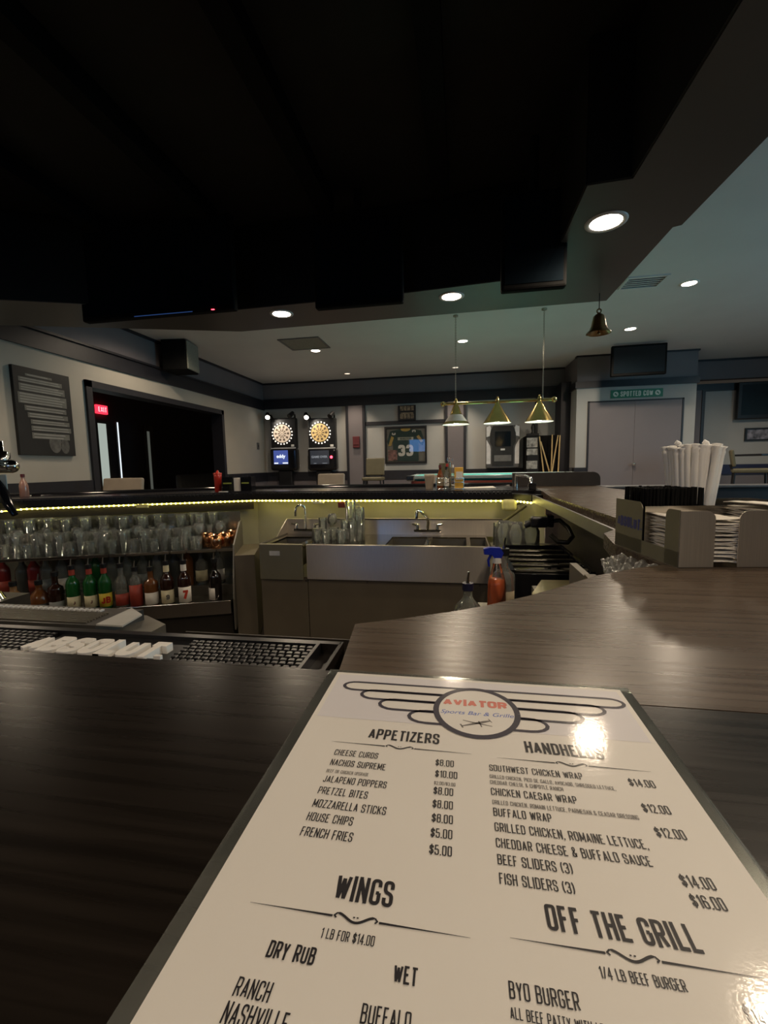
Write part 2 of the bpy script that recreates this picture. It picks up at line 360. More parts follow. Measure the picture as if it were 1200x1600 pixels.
# ------------------------------------------------------------------ lettering
S_, R_ = 's', 'r'
GL = {
'A': (1.05, [(S_,[(0,0),(.5,1),(1,0)]),(S_,[(.18,.28),(.82,.28)])]),
'B': (1, [(S_,[(0,0),(0,1)]),(R_,[(0,1),(.96,1),(.96,.53),(0,.53)]),(R_,[(0,.53),(1,.53),(1,0),(0,0)])]),
'C': (1, [(R_,[(1,.70),(1,1),(0,1),(0,0),(1,0),(1,.30)])]),
'D': (1, [(S_,[(0,0),(0,1)]),(R_,[(0,1),(1,1),(1,0),(0,0)])]),
'E': (.88, [(S_,[(1,1),(0,1),(0,0),(1,0)]),(S_,[(0,.52),(.85,.52)])]),
'F': (.85, [(S_,[(1,1),(0,1),(0,0)]),(S_,[(0,.52),(.85,.52)])]),
'G': (1, [(R_,[(1,.72),(1,1),(0,1),(0,0),(1,0),(1,.46)]),(S_,[(1,.46),(.55,.46)])]),
'H': (1, [(S_,[(0,0),(0,1)]),(S_,[(1,0),(1,1)]),(S_,[(0,.52),(1,.52)])]),
'I': (.0, [(S_,[(0,0),(0,1)])]),
'J': (.75, [(R_,[(1,1),(1,0),(0,0),(0,.22)])]),
'K': (1.02, [(S_,[(0,0),(0,1)]),(S_,[(1,1),(.02,.38)]),(S_,[(.35,.6),(1,0)])]),
'L': (.82, [(S_,[(0,1),(0,0),(1,0)])]),
'M': (1.35, [(S_,[(0,0),(0,1),(.5,.15),(1,1),(1,0)])]),
'N': (1.05, [(S_,[(0,0),(0,1),(1,0),(1,1)])]),
'O': (1, [(R_,[(.5,1),(0,1),(0,0),(1,0),(1,1),(.5,1)])]),
'P': (1, [(S_,[(0,0),(0,1)]),(R_,[(0,1),(1,1),(1,.44),(0,.44)])]),
'Q': (1, [(R_,[(.5,1),(0,1),(0,0),(1,0),(1,1),(.5,1)]),(S_,[(.6,.25),(1.1,-.08)])]),
'R': (1.02, [(S_,[(0,0),(0,1)]),(R_,[(0,1),(1,1),(1,.46),(0,.46)]),(S_,[(.55,.46),(1,0)])]),
'S': (1, [(R_,[(1,.70),(1,1),(0,1),(0,.56),(1,.46),(1,0),(0,0),(0,.30)])]),
'T': (.95, [(S_,[(0,1),(1,1)]),(S_,[(.5,1),(.5,0)])]),
'U': (1, [(R_,[(0,1),(0,0),(1,0),(1,1)])]),
'V': (1.05, [(S_,[(0,1),(.5,0),(1,1)])]),
'W': (1.6, [(S_,[(0,1),(.25,0),(.5,.9),(.75,0),(1,1)])]),
'X': (1.05, [(S_,[(0,0),(1,1)]),(S_,[(0,1),(1,0)])]),
'Y': (1.05, [(S_,[(0,1),(.5,.42),(1,1)]),(S_,[(.5,.42),(.5,0)])]),
'Z': (.95, [(S_,[(0,1),(1,1),(0,0),(1,0)])]),
'0': (1, [(R_,[(.5,1),(0,1),(0,0),(1,0),(1,1),(.5,1)])]),
'1': (.45, [(S_,[(0,.80),(1,1),(1,0)])]),
'2': (1, [(R_,[(0,.72),(0,1),(1,1),(1,.58)]),(S_,[(1,.6),(0,0),(1,0)])]),
'3': (1, [(R_,[(0,.75),(0,1),(1,1),(1,.53),(.4,.53)]),(R_,[(.4,.53),(1,.53),(1,0),(0,0),(0,.25)])]),
'4': (1.05, [(S_,[(.75,0),(.75,1),(0,.26),(1,.26)])]),
'5': (1, [(S_,[(.95,1),(.05,1),(0,.50)]),(R_,[(0,.55),(1,.60),(1,0),(0,0),(0,.26)])]),
'6': (1, [(R_,[(1,.74),(1,1),(0,1),(0,0),(1,0),(1,.56),(0,.56)])]),
'7': (.95, [(S_,[(0,1),(1,1),(.38,0)])]),
'8': (1, [(R_,[(.5,1),(0.03,1),(.03,.53),(.97,.53),(.97,1),(.5,1)]),(R_,[(.5,.53),(0,.53),(0,0),(1,0),(1,.53),(.5,.53)])]),
'9': (1, [(R_,[(0,.26),(0,0),(1,0),(1,1),(0,1),(0,.44),(1,.44)])]),
'$': (1, [(R_,[(1,.68),(1,.92),(0,.92),(0,.55),(1,.47),(1,.08),(0,.08),(0,.32)]),(S_,[(.5,1.1),(.5,-.1)])]),
'&': (1.1, [(R_,[(1,0),(.12,.72),(.12,1),(.72,1),(.72,.66),(0,.36),(0,0),(.8,0),(1,.42)])]),
'.': (.0, [(S_,[(0,-.06),(0,.08)])]), ',': (.0, [(S_,[(0.05,.08),(-.05,-.16)])]),
'(': (.3, [(R_,[(1,1.05),(0,.8),(0,.2),(1,-.05)])]), ')': (.3, [(R_,[(0,1.05),(1,.8),(1,.2),(0,-.05)])]),
'/': (.7, [(S_,[(0,-.05),(1,1.05)])]), '-': (.5, [(S_,[(0,.45),(1,.45)])]), "'": (0, [(S_,[(0,.8),(0,1.05)])]),
}
def fillet(pts, r):
    out = [pts[0]]
    for i in range(1, len(pts)-1):
        a, b, c = Vector(pts[i-1]), Vector(pts[i]), Vector(pts[i+1])
        la, lc = (a-b).length, (c-b).length; q = min(r, la*.49, lc*.49)
        p0, p1 = b+(a-b).normalized()*q, b+(c-b).normalized()*q
        for k in range(5):
            t = k/4; out.append(tuple((1-t)**2*p0+2*t*(1-t)*b+t*t*p1))
    return out+[pts[-1]]
def strip2(pts, t, taper=None):
    """2-D stroke of width t -> (left, right) offset outlines"""
    pts = [Vector(p) for p in pts]; q = [pts[0]]
    for p in pts[1:]:
        if (p-q[-1]).length > 1e-7: q.append(p)
    pts = q; L, Rr = [], []
    for i, p in enumerate(pts):
        d0 = (p-pts[i-1]).normalized() if i else None; d1 = (pts[i+1]-p).normalized() if i < len(pts)-1 else None
        if d0 is None: d0 = d1
        if d1 is None: d1 = d0
        n0, n1 = Vector((-d0.y, d0.x)), Vector((-d1.y, d1.x)); m = n0+n1
        m = n0 if m.length < 1e-4 else m.normalized()
        k = 1/max(.45, m.dot(n0)); w = t*(taper[i] if taper else 1)/2
        L.append(p+m*(w*k)); Rr.append(p-m*(w*k))
    return L, Rr
def stroke(mb, pts, t, O, ex, ey, thick=None, taper=None):
    L, Rr = strip2(pts, t, taper); n = len(L); O, ex, ey = Vector(O), Vector(ex), Vector(ey)
    up3 = lambda p: O+ex*p.x+ey*p.y
    vs = [up3(p) for p in L]+[up3(p) for p in Rr]
    fs = [(i, n+i, n+i+1, i+1) for i in range(n-1)]
    if thick is None: mb.add(vs, fs)
    else:
        nv = ex.cross(ey).normalized()*thick; k = len(vs)
        v2 = vs+[v+nv for v in vs]
        f2 = [tuple(j+k for j in f) for f in fs]
        f2 += [(i, i+1, k+i+1, k+i) for i in range(n-1)]+[(n+i+1, n+i, k+n+i, k+n+i+1) for i in range(n-1)]+[(0, k, k+n, n), (n-1, 2*n-1, k+2*n-1, k+n-1)]
        mb.add(v2, f2+fs)
def text_width(s, H, w, t, gap):
    x = 0
    for ch in s:
        x += H*w*.75 if ch == ' ' else GL[ch][0]*(w*H-t)+t+gap*H
    return x-gap*H
def letters(mb, s, O, ex, ey, H, w=.36, t=.13, gap=.10, align='l', thick=None, shear=0.0, dense=1):
    """uppercase condensed lettering made of strokes; H cap height, w glyph width / H, t stroke / H"""
    T = t*H; W = text_width(s, H, w, T, gap); x = {'l': 0, 'c': -W/2, 'r': -W}[align]; lay = 0; nrm = Vector(ex).cross(Vector(ey)).normalized()*Vector(ey).length*H*.0015; O = Vector(O)
    for ch in s:
        if ch == ' ': x += H*w*.75; continue
        gw, st = GL[ch]; ww = gw*(w*H-T)
        for kind, pts in st:
            lay = (lay+1) % 5; O_ = O+nrm*lay+(Vector(ex)+Vector(ey))*(H*.0008*lay)
            pp = [(x+T/2+px_*ww, T/2+py_*(H-T)) for px_, py_ in pts]
            if shear: pp = [(a+shear*b, b) for a, b in pp]
            if kind == R_: stroke(mb, fillet(pp, max(H*.16, T*.8)), T, O_, ex, ey, thick); continue
            for k_ in range(len(pp)-1):
                a_, b_ = Vector(pp[k_]), Vector(pp[k_+1]); d_ = (b_-a_).normalized()*T/2
                sq = abs(d_.x) < 1e-6 or abs(d_.y) < 1e-6
                if sq and k_ > 0: a_ = a_-d_
                if sq and k_ < len(pp)-2: b_ = b_+d_
                if sq and k_ == 0 and abs(d_.x) < 1e-6 and pts[0][1] in (0, 1): a_ = a_-d_
                if sq and k_ == len(pp)-2 and abs(d_.x) < 1e-6 and pts[-1][1] in (0, 1): b_ = b_+d_
                if sq and abs(d_.y) < 1e-6 and pts[k_+1][0] == 1 and k_ == len(pp)-2: b_ = b_+d_*.9
                stroke(mb, [tuple(a_+(b_-a_)*(q_/dense)) for q_ in range(dense+1)], T, O_+nrm*(.3*k_+.2), ex, ey, thick)
        x += ww+T+gap*H
    return W

# ================================================================== SETTING
LX, BY = -4.155, 9.0
struct('floor', MB()
       .box(-8.5, 8, 3.75, 11, -.1, FLOOR).box(-8.5, -3.75, -4.2, 3.75, -.1, FLOOR).box(1.25, 8, -4.2, 3.75, -.1, FLOOR).box(-3.75, 1.25, -4.2, .0, -.1, FLOOR), 'floor')
struct('floor_pit', MB().box(-3.75, 1.25, 0, 3.75, -.1, 0), 'tile')
# main ceiling with the bar's dropped canopy let into it
struct('ceiling', MB().box(-8.5, 8, -4.2, 11, CEIL_Z, CEIL_Z+.1), 'ceil')
outer = [(1.045, 3.56), (-1.842, 3.62), (-3.576, 3.03), (-4.155, 2.84), (-4.155, -1.2), (1.19, -1.2), (1.10, 1.95), (1.085, 2.54), (1.05, 2.553)]
inner = [(.44, 3.02), (.53, 2.76), (.53, 2.11), (.705, 2.10), (.72, -.55), (-3.2, -.55), (-3.2, 2.55), (-1.70, 3.14), (-.4, 3.10)]
def bridged(outer, inner, z0, z1):
    """flat ring between two outlines, as solid"""
    bm = bmesh.new()
    vo = [bm.verts.new((x, y, z0)) for x, y in outer]; vi = [bm.verts.new((x, y, z0)) for x, y in inner]
    eo = [bm.edges.new((vo[i], vo[(i+1)%len(vo)])) for i in range(len(vo))]; ei = [bm.edges.new((vi[i], vi[(i+1)%len(vi)])) for i in range(len(vi))]
    bmesh.ops.triangle_fill(bm, use_beauty=True, use_dissolve=False, edges=eo+ei)
    g = bmesh.ops.extrude_face_region(bm, geom=bm.faces[:])
    for v in g['geom']:
        if isinstance(v, bmesh.types.BMVert): v.co.z = z1
    bmesh.ops.recalc_face_normals(bm, faces=bm.faces[:])
    bm.verts.index_update(); mb = MB(); mb.add([v.co for v in bm.verts], [[v.index for v in f.verts] for f in bm.faces]); bm.free(); return mb
struct('ceiling_canopy', bridged(outer, inner, SOFFIT_Z, CEIL_Z-.06), 'soffit')
rec = MB().prism([(.9, 3.3), (-1.7, 3.35), (-3.35, 2.7), (-3.35, -.7), (.9, -.7)], CEIL_Z-.05, CEIL_Z-.001)
struct('ceiling_recess', rec, 'black_ceiling')
lin = MB()                                       # black lining of the recess
for i in range(len(inner)):
    a, b = Vector(inner[i]), Vector(inner[(i+1)%len(inner)])
    n = (b-a).normalized(); n = Vector((-n.y, n.x))*.008
    cen = Vector((-1.2, 1.3))
    if (cen-a).dot(n) < 0: n = -n
    lin.extr([(a.x,a.y,SOFFIT_Z+.004),(b.x,b.y,SOFFIT_Z+.004),(b.x,b.y,CEIL_Z-.055),(a.x,a.y,CEIL_Z-.055)], (n.x, n.y, 0))
struct('ceiling_recess_lining', lin, 'black_ceiling')
bm_ = MB()
for x in (-2.45, -1.65, -.85, -.12): bm_.box(x-.05, x+.05, -.5, 2.9, CEIL_Z-.16, CEIL_Z-.052)
struct('ceiling_beam', bm_, 'matt_black')

# left wall with the wide opening to the dark lounge
T = .16
OT = 2.29
w = MB().box(LX-T, LX, -4.2, 4.40, 1.17, 2.49).box(LX-T, LX, 7.30, BY+T, 1.17, 2.49).box(LX-T, LX, 4.40, 7.30, OT, 2.49)
struct('wall_left', w, 'wall')
struct('wall_left_upper', MB().box(LX-T, LX, -4.2, BY+T, 2.68, CEIL_Z), 'mauve')
struct('wall_left_lower', MB().box(LX-T, LX, -4.2, 4.40, FLOOR, .99).box(LX-T, LX, 7.30, BY+T, FLOOR, .99), 'mauve')
struct('trim_1', MB().box(LX-T, LX+.025, -4.2, BY, 2.49, 2.68).box(LX-T, LX+.05, -4.2, BY, 2.665, 2.69), 'trim')
struct('trim_2', MB().box(LX-T, LX+.02, -4.2, 4.40, .99, 1.17).box(LX-T, LX+.02, 7.30, BY, .99, 1.17), 'trim')
fr = MB().box(LX-T-.02, LX+.03, 4.39, 4.47, FLOOR, OT).box(LX-T-.02, LX+.03, 7.24, 7.31, FLOOR, OT).box(LX-T-.02, LX+.03, 4.39, 7.31, OT-.07, OT+.005)
struct('trim_opening', fr, 'trim')
# back wall
w = MB().box(LX-T, 8, BY, BY+T, 1.17, 2.51)
struct('wall_back', w, 'wall_grey')
struct('wall_back_upper', MB().box(LX-T, 8, BY, BY+T, 2.70, CEIL_Z), 'mauve')
struct('wall_back_lower', MB().box(LX-T, 8, BY, BY+T, FLOOR, .99), 'mauve')
struct('trim_3', MB().box(LX+.03, 1.79, BY-.03, BY, 2.51, 2.70).box(LX+.03, 1.79, BY-.05, BY, 2.685, 2.71), 'trim')
struct('trim_4', MB().box(LX+.03, 1.79, BY-.025, BY, .99, 1.17), 'trim')
struct('trim_5', MB().box(LX+.005, 1.94, BY-.03, BY, CEIL_Z-.03, CEIL_Z).box(LX, LX+.03, -4.2, BY, CEIL_Z-.03, CEIL_Z).box(3.8, 8, BY-.03, BY, CEIL_Z-.03, CEIL_Z), 'trim')
struct('trim_6', MB().box(-1.93, -.30, BY-.03, BY, 2.10, 2.17), 'trim')
def pilaster(n, x0, x1):
    p = struct('trim_pilaster_%d' % n, MB().box(x0+.05, x1-.05, BY-.06, BY, FLOOR, 2.505), 'mauve')
    struct('trim_edge', MB().box(x0, x0+.05, BY-.075, BY, FLOOR, 2.505).box(x1-.05, x1, BY-.075, BY, FLOOR, 2.505), 'trim', p)
pilaster(1, -2.33, -1.93); pilaster(2, -.30, .11); pilaster(3, 3.98, 4.34)
struct('trim_7', MB().box(1.42, 1.47, BY-.03, BY, 1.17, 2.51), 'trim')
struct('trim_8', MB().box(1.79, 1.955, 8.50, BY, FLOOR, 2.70), 'trim')
# closet block on the right with the double door
CX0, CX1, CY = 1.955, 3.80, 8.10
struct('wall_closet', MB().box(CX0, CX1, CY, CY+.12, 1.17, 2.51).box(CX0, CX0+.12, CY+.12, BY, 1.17, 2.51).box(CX1-.12, CX1, CY+.12, BY, 1.17, 2.51), 'wall_grey')
struct('wall_closet_upper', MB().box(CX0, CX1, CY, CY+.12, 2.62, CEIL_Z).box(CX0, CX0+.12, CY+.12, BY, 2.62, CEIL_Z).box(CX1-.12, CX1, CY+.12, BY, 2.62, CEIL_Z), 'mauve')
struct('wall_closet_lower', MB().box(CX0, 2.14, CY, CY+.12, FLOOR, .99).box(3.62, CX1, CY, CY+.12, FLOOR, .99).box(CX0, CX0+.12, CY+.12, BY, FLOOR, .99), 'mauve')
struct('trim_9', MB().box(CX0-.03, CX1+.03, CY-.03, CY+.12, 2.51, 2.62).box(CX0-.03, CX0+.12, CY+.12, BY, 2.51, 2.62).box(CX1-.12, CX1+.03, CY+.12, BY, 2.51, 2.62), 'trim')
struct('trim_10', MB().box(CX0-.02, 2.14, CY-.02, CY+.12, .99, 1.17).box(3.62, CX1+.02, CY-.02, CY+.12, .99, 1.17), 'trim')
struct('trim_11', MB().box(CX0-.02, CX1+.02, CY-.02, CY+.1, CEIL_Z-.025, CEIL_Z), 'trim')
d = struct('door_1', MB().box(2.165, 2.877, CY-.014, CY+.0, FLOOR, 2.262).box(2.881, 3.592, CY-.014, CY+.0, FLOOR, 2.262), 'door')
struct('door_frame', MB().box(2.135, 2.163, CY-.02, CY, FLOOR, 2.285).box(3.594, 3.62, CY-.02, CY, FLOOR, 2.285).box(2.135, 3.62, CY-.02, CY, 2.264, 2.285), 'trim', d)
kn = PY(990, 725, CY-.05)
struct('door_knob', MB().sphere((kn.x, CY-.065, kn.z), .032).cone((kn.x, CY-.012, kn.z), (kn.x, CY-.06, kn.z), .014, .014), 'chrome', d)
# right end of the back wall
struct('trim_12', MB().box(CX1+.03, 8, BY-.03, BY, 2.49, 2.62), 'trim')
struct('trim_13', MB().box(CX1+.03, 8, BY-.025, BY, .99, 1.17), mat('navy_rail_paint', (0.016, 0.016, 0.05), 0.45))
# right wall with an invented window, and the wall behind the camera
struct('wall_right', MB().box(7, 7.16, -4.2, 2.0, FLOOR, CEIL_Z).box(7, 7.16, 4.0, BY, FLOOR, CEIL_Z).box(7, 7.16, 2.0, 4.0, FLOOR, 1.1).box(7, 7.16, 2.0, 4.0, 2.4, CEIL_Z), 'wall_grey')
wn = struct('window_invented', MB().box(7.02, 7.03, 2.0, 4.0, 1.1, 2.4), glow('window_daylight_glass', (0.35, 0.62, 1.0), .5))  # unseen window invented to carry the added blue light
struct('window_frame', MB().box(6.97, 7.05, 1.96, 2.04, 1.06, 2.44).box(6.97, 7.05, 3.96, 4.04, 1.06, 2.44).box(6.97, 7.05, 2.04, 3.96, 1.06, 1.12).box(6.97, 7.05, 2.04, 3.96, 2.38, 2.44).box(6.98, 7.04, 2.98, 3.02, 1.12, 2.38), 'trim', wn)
struct('wall_front', MB().box(-4.3, 7.16, -4.36, -4.2, FLOOR, CEIL_Z), 'wall_grey')

# dark lounge seen through the opening on the left
RXW = -6.6
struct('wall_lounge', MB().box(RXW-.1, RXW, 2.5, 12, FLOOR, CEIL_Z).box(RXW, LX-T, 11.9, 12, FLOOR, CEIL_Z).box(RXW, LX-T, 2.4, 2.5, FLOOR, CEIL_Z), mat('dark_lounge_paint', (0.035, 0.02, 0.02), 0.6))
def lounge_y(px, py): return PX(px, py, RXW).y
def lounge_rect(x0, y0, x1, y1):
    a, b = PX(x0, y0, RXW), PX(x1, y1, RXW); return a.y, b.y, b.z, a.z
ya, yb, zb, zt = lounge_rect(150, 661, 174, 790)
dd = struct('door_2', MB().box(RXW, RXW+.03, ya, yb, FLOOR, zt), 'daylight_pane')
struct('door_frame', MB().box(RXW, RXW+.032, ya-.12, ya, FLOOR, zt+.06).box(RXW, RXW+.032, yb, yb+.06, FLOOR, zt+.06).box(RXW, RXW+.032, ya, yb, zt, zt+.06), 'brown_frame', dd)
ya, yb, zb, zt = lounge_rect(181, 660, 193, 790)
wn = struct('window_2', MB().box(RXW, RXW+.03, ya, yb, FLOOR+.2, zt), 'blind')
struct('window_frame', MB().box(RXW, RXW+.02, ya-.04, ya, FLOOR+.1, zt+.03).box(RXW, RXW+.02, yb, yb+.05, FLOOR+.1, zt+.03), 'brown_frame', wn)
ya, yb, zb, zt = lounge_rect(228, 674, 240, 790)
d3 = struct('door_3', MB().box(RXW, RXW+.03, ya, yb, FLOOR, zt), glow('dim_door_glass', (0.30, 0.32, 0.27), 0.08, var=.5, scale=4))
struct('door_frame', MB().box(RXW, RXW+.02, ya-.08, ya, FLOOR, zt+.12).box(RXW, RXW+.02, yb, yb+.14, FLOOR, zt+.12).box(RXW, RXW+.02, ya, yb, zt, zt+.06), 'brown_frame', d3)

# ================================================================== BAR
Z0 = BAR
# near counter (dark) -------------------------------------------------
t = thing('bar_counter', 'dark laminate bar counter in front, under the menu', 'bar counter', (0, 0, 0))
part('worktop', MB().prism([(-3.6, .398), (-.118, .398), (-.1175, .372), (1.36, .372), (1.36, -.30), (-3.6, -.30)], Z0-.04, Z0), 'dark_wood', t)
part('drip_rail', MB().box(-3.6, -.137, .3985, .476, Z0-.045, Z0-.016).box(-3.6, -.137, .470, .478, Z0-.045, Z0-.004).box(-.1385, -.1345, .3985, .478, Z0-.045, Z0-.004), 'edge', t)
part('front_panel', MB().box(-3.6, .1, .30, .33, 0, Z0-.05).box(-3.6, 1.3, -.16, -.13, FLOOR, Z0-.05), 'panel', t)
# right counter (brown) with the chamfered corner ----------------------
EDGE = [(-.1155, .3735), (-.118, .3985), (-.1325, .526), (-.106, .5385), (-.068, .557), (-.005, .592), (.036, .620), (.10, .672), (.165, .735), (.235, .808), (.32, .872), (.382, .905),
        (.362, 1.10), (.395, 1.30), (.50, 1.45), (.545, 1.60), (.535, 2.2), (.525, 2.75), (.57, 3.28)]
OUT = [(.62, 4.06), (1.12, 4.02), (1.10, 3.5), (1.36, 2.15), (1.36, .3735)]
t = thing('bar_counter', 'brown wood grain bar counter turning the corner to the right', 'bar counter', (0, 0, 0))
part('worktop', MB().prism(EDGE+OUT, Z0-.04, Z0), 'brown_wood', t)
part('drip_rail', MB().prism([(.492, 1.46), (.552, 1.62), (.542, 2.2), (.532, 2.75), (.57, 3.28), (.492, 3.08)], 1.005, 1.018), 'dull_steel', t)
rail = MB()
for a, b in (((.482, 1.42), (.488, 2.3)), ((.488, 2.3), (.480, 3.10))):
    rail.extr([(a[0], a[1], 1.004), (b[0], b[1], 1.004), (b[0], b[1], 1.052), (a[0], a[1], 1.052)], (.010, 0, 0))
part('rail_lip', rail, mat('grey_steel', (.26, .26, .27), .38, .85, var=.06), t, 'grey steel rail lip')
part('front_panel', MB().prism([(.66, 3.6), (1.0, 3.6), (1.2, 2.2), (1.2, .45), (1.06, .45), (.66, 1.5)], FLOOR*0, Z0-.05), 'panel', t)
# far counter + left wing ----------------------------------------------
LIP = [(-3.9, 2.45), (-3.222, 2.759), (-1.723, 3.44), (-.586, 3.353), (.368, 3.281), (.475, 3.106)]
def off(pl, d):
    L, Rr = strip2(pl, 2*d); return [(p.x, p.y) for p in L]      # to the left of travel = away from the bartender
t = thing('bar_counter', 'black topped far bar counter along the sinks and the bottle shelves', 'bar counter', (0, 0, 0))
b13 = off(LIP, .085); b60 = [(-4.05, 2.95), (-3.45, 3.22), (-1.80, 4.06), (-.55, 4.06), (.615, 4.06), (.57, 3.285)]
b13[-1] = (.56, 3.15)
part('worktop', MB().prism(b13[:-1]+[(.568, 3.285)]+b60[::-1][1:], Z0-.045, Z0), mat('black_counter_laminate', (0.022, 0.02, 0.022), 0.22), t)
part('armrest', MB().tube([(p[0], p[1], Z0-.005) for p in b60[:-1]], .035, 10), 'gloss_black', t)
part('drip_rail', MB().prism(LIP+b13[::-1], Z0-.065, Z0-.02), 'edge', t)
nub = MB()
mats_ = random.Random(3)
for i in range(len(LIP)-2):
    a, b = Vector(LIP[i]), Vector(LIP[i+1]); d = (b-a); n = Vector((-d.y, d.x)).normalized(); k = int(d.length/.028)
    for j in range(k):
        for q in (.012, .036, .060):
            c = a+d*((j+.5)/k)+n*q; u = d.normalized()
            nub.prism([tuple(c+u*.011+n*.008), tuple(c+u*.011-n*.008), tuple(c-u*.011-n*.008), tuple(c-u*.011+n*.008)], Z0-.02, Z0-.008)
part('rail_mat', nub, 'rubber', t, 'black ribbed rubber mat')
inn = off(LIP, .12)
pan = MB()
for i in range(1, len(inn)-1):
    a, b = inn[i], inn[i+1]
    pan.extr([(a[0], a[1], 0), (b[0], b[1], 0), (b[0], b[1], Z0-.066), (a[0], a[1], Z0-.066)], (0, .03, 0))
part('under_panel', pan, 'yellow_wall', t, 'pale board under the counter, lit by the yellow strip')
fas = MB(); a, b = LIP[0], LIP[2]
i2 = off(LIP, .02)
fas.extr([(i2[0][0], i2[0][1], .925), (i2[2][0], i2[2][1], .925), (i2[2][0], i2[2][1], .995), (i2[0][0], i2[0][1], .995)], (-.01, .02, 0))
part('fascia', fas, 'panel', t)
# LED strip -------------------------------------------------------------
ledp = [Vector((x, y-.0, .997)) for x, y in off(LIP, .012)]
ledp = [ledp[1]]+ledp[2:]
ledp = [ledp[0]+Vector((-.12, -.28, -.01))]+ledp
t = thing('led_strip', 'yellow lit light strip under the lip of the far bar counter', 'light strip', tuple(ledp[2]))
part('strip', MB().tube(ledp, .0045, 6), 'led', t, world=True)
dots = MB()
for i in range(len(ledp)-1):
    a, b = ledp[i], ledp[i+1]; k = max(1, int((b-a).length/.034))
    for j in range(k): dots.sphere(a+(b-a)*((j+.5)/k)+Vector((0, -.005, 0)), .0066, 6)
part('lights', dots, 'led_dot', t, world=True, kind='stuff')
ctl = PY(797, 790, 3.22)
t = thing('led_controller', 'small rounded box, yellow light in its colour, at the right end of the light strip', 'controller', (ctl.x, 3.28, ctl.z))
part('body', MB().bbox(-.05, .05, -.04, .03, -.04, .04, .02, 3), 'sponge', t)  # the strip's yellow light is put into the body colour
part('cable', MB().tube([(.05, -.01, 0), (.09, -.02, .02), (.12, -.06, .05)], .005, 6), 'black', t)
ob = PY(535, 790, 3.40)
solo('outlet_box', MB().bbox(-.035, .035, -.03, .03, -.022, .022, .004), 'maroon', 'dark red box under the lip of the far counter above the sinks', 'outlet', (ob.x, 3.42, ob.z+.005))
ob = PY(497, 785, 3.40)
solo('outlet_box', MB().bbox(-.045, .045, -.02, .02, -.012, .016, .006), 'white_plastic', 'flat white box tucked under the light strip beside the gooseneck faucet', 'outlet', (ob.x, 3.42, ob.z))
ob = PY(212, 792, 2.95)
solo('outlet_box', MB().bbox(-.05, .05, -.015, .0, -.013, .013, .003), 'sponge', 'tag with yellow light in its colour on the dark fascia above the glassware', 'tag', (ob.x, PY(212,792,3.0).y+.03, ob.z))  # yellow light from the strip painted into the tag colour

# ================================================================== LIGHTS IN THE CEILINGS
def downlight(x, y, z, power, label, group, r=.075, cone_=2.85, dim=False):
    t = thing('recessed_downlight', label, 'ceiling light', (x, y, z), 0, group)
    part('trim_ring', MB().lathe([(r*.86, -.002), (r*1.02, -.008), (r*1.16, -.004), (r*1.18, .0)], n=28), 'white_plastic', t)
    m = MB().disc((0, 0, -.003), r*.88, 28, 'z'); part('lens', m, 'disc' if not dim else M['disc_dim'], t)
    l = lamp('SPOT', 'downlight_beam', (x, y, z-.03), power, WARM if z < 2.6 else CEIL_WARM, spot_size=cone_, spot_blend=.6, shadow_soft_size=r*.8)
    return t
M['disc_dim'] = glow('recessed_lens', (1.0, 0.82, 0.62), .5)
G = 'downlights in the dark bar canopy'
downlight(-1.335, 3.285, SOFFIT_Z, P_SOFFIT, 'round lit downlight in the dark bar canopy above the left end of the sinks', G)
downlight(-.06, 3.225, SOFFIT_Z, P_SOFFIT, 'round lit downlight in the dark canopy above the pool lamp chain', G)
downlight(.70, 2.43, SOFFIT_Z, P_SOFFIT, 'largest lit downlight, in the right arm of the dark canopy', G, .083)
downlight(.86, 1.20, SOFFIT_Z, P_SOFFIT, 'downlight in the canopy overhead, mirrored in the lower right of the menu', G)
downlight(-3.43, 2.74, SOFFIT_Z, P_SOFFIT, 'downlight in the canopy at the left picture edge', G)
downlight(-3.62, 1.15, SOFFIT_Z, P_SOFFIT*1.3, 'added downlight in the canopy left arm, out of view, brightening the bottles', G)  # unseen lamp added to brighten the bottle labels
downlight(.86, -.0, SOFFIT_Z, P_SOFFIT, 'downlight in the canopy behind the viewer, right side', G)
downlight(-.55, -.85, SOFFIT_Z, P_SOFFIT, 'downlight in the canopy behind the viewer, middle', G)
downlight(-2.0, -.85, SOFFIT_Z, P_SOFFIT, 'downlight in the canopy behind the viewer, left side', G)
G = 'downlights in the pale main ceiling'
downlight(-2.196, 6.697, CEIL_Z, P_CEIL, 'small lit downlight beside the dark ceiling vent', G)
downlight(.034, 6.71, CEIL_Z, P_CEIL, 'small lit downlight in the pale ceiling above the pool lamp', G)
downlight(2.291, 5.139, CEIL_Z, P_CEIL, 'lit downlight in the pale ceiling next to the slatted air vent', G)
downlight(2.273, 6.663, CEIL_Z, P_CEIL, 'lit downlight in the pale ceiling above the high wall television', G)
downlight(-2.15, 8.45, CEIL_Z, P_CEIL*.8, 'faint downlight by the back wall above the first dark pillar', G, .06, 1.6, True)
downlight(-.09, 8.45, CEIL_Z, P_CEIL*.8, 'faint downlight by the back wall above the pool lamp', G, .06, 1.6, True)
downlight(4.9, 6.6, CEIL_Z, P_CEIL, 'added downlight warming the wall by the right television, beyond the picture edge', G)  # unseen lamp added to warm the right end of the back wall
downlight(4.6, 2.6, CEIL_Z, P_CEIL, 'added downlight in the pale ceiling beyond the right picture edge', G)  # another unseen lamp added for warm light on the right
downlight(-3.3, 5.0, CEIL_Z, P_CEIL*.6, 'downlight in the ceiling before the left wall, hidden by the canopy', G)

def pt3(v): return (v.x, v.y, v.z)
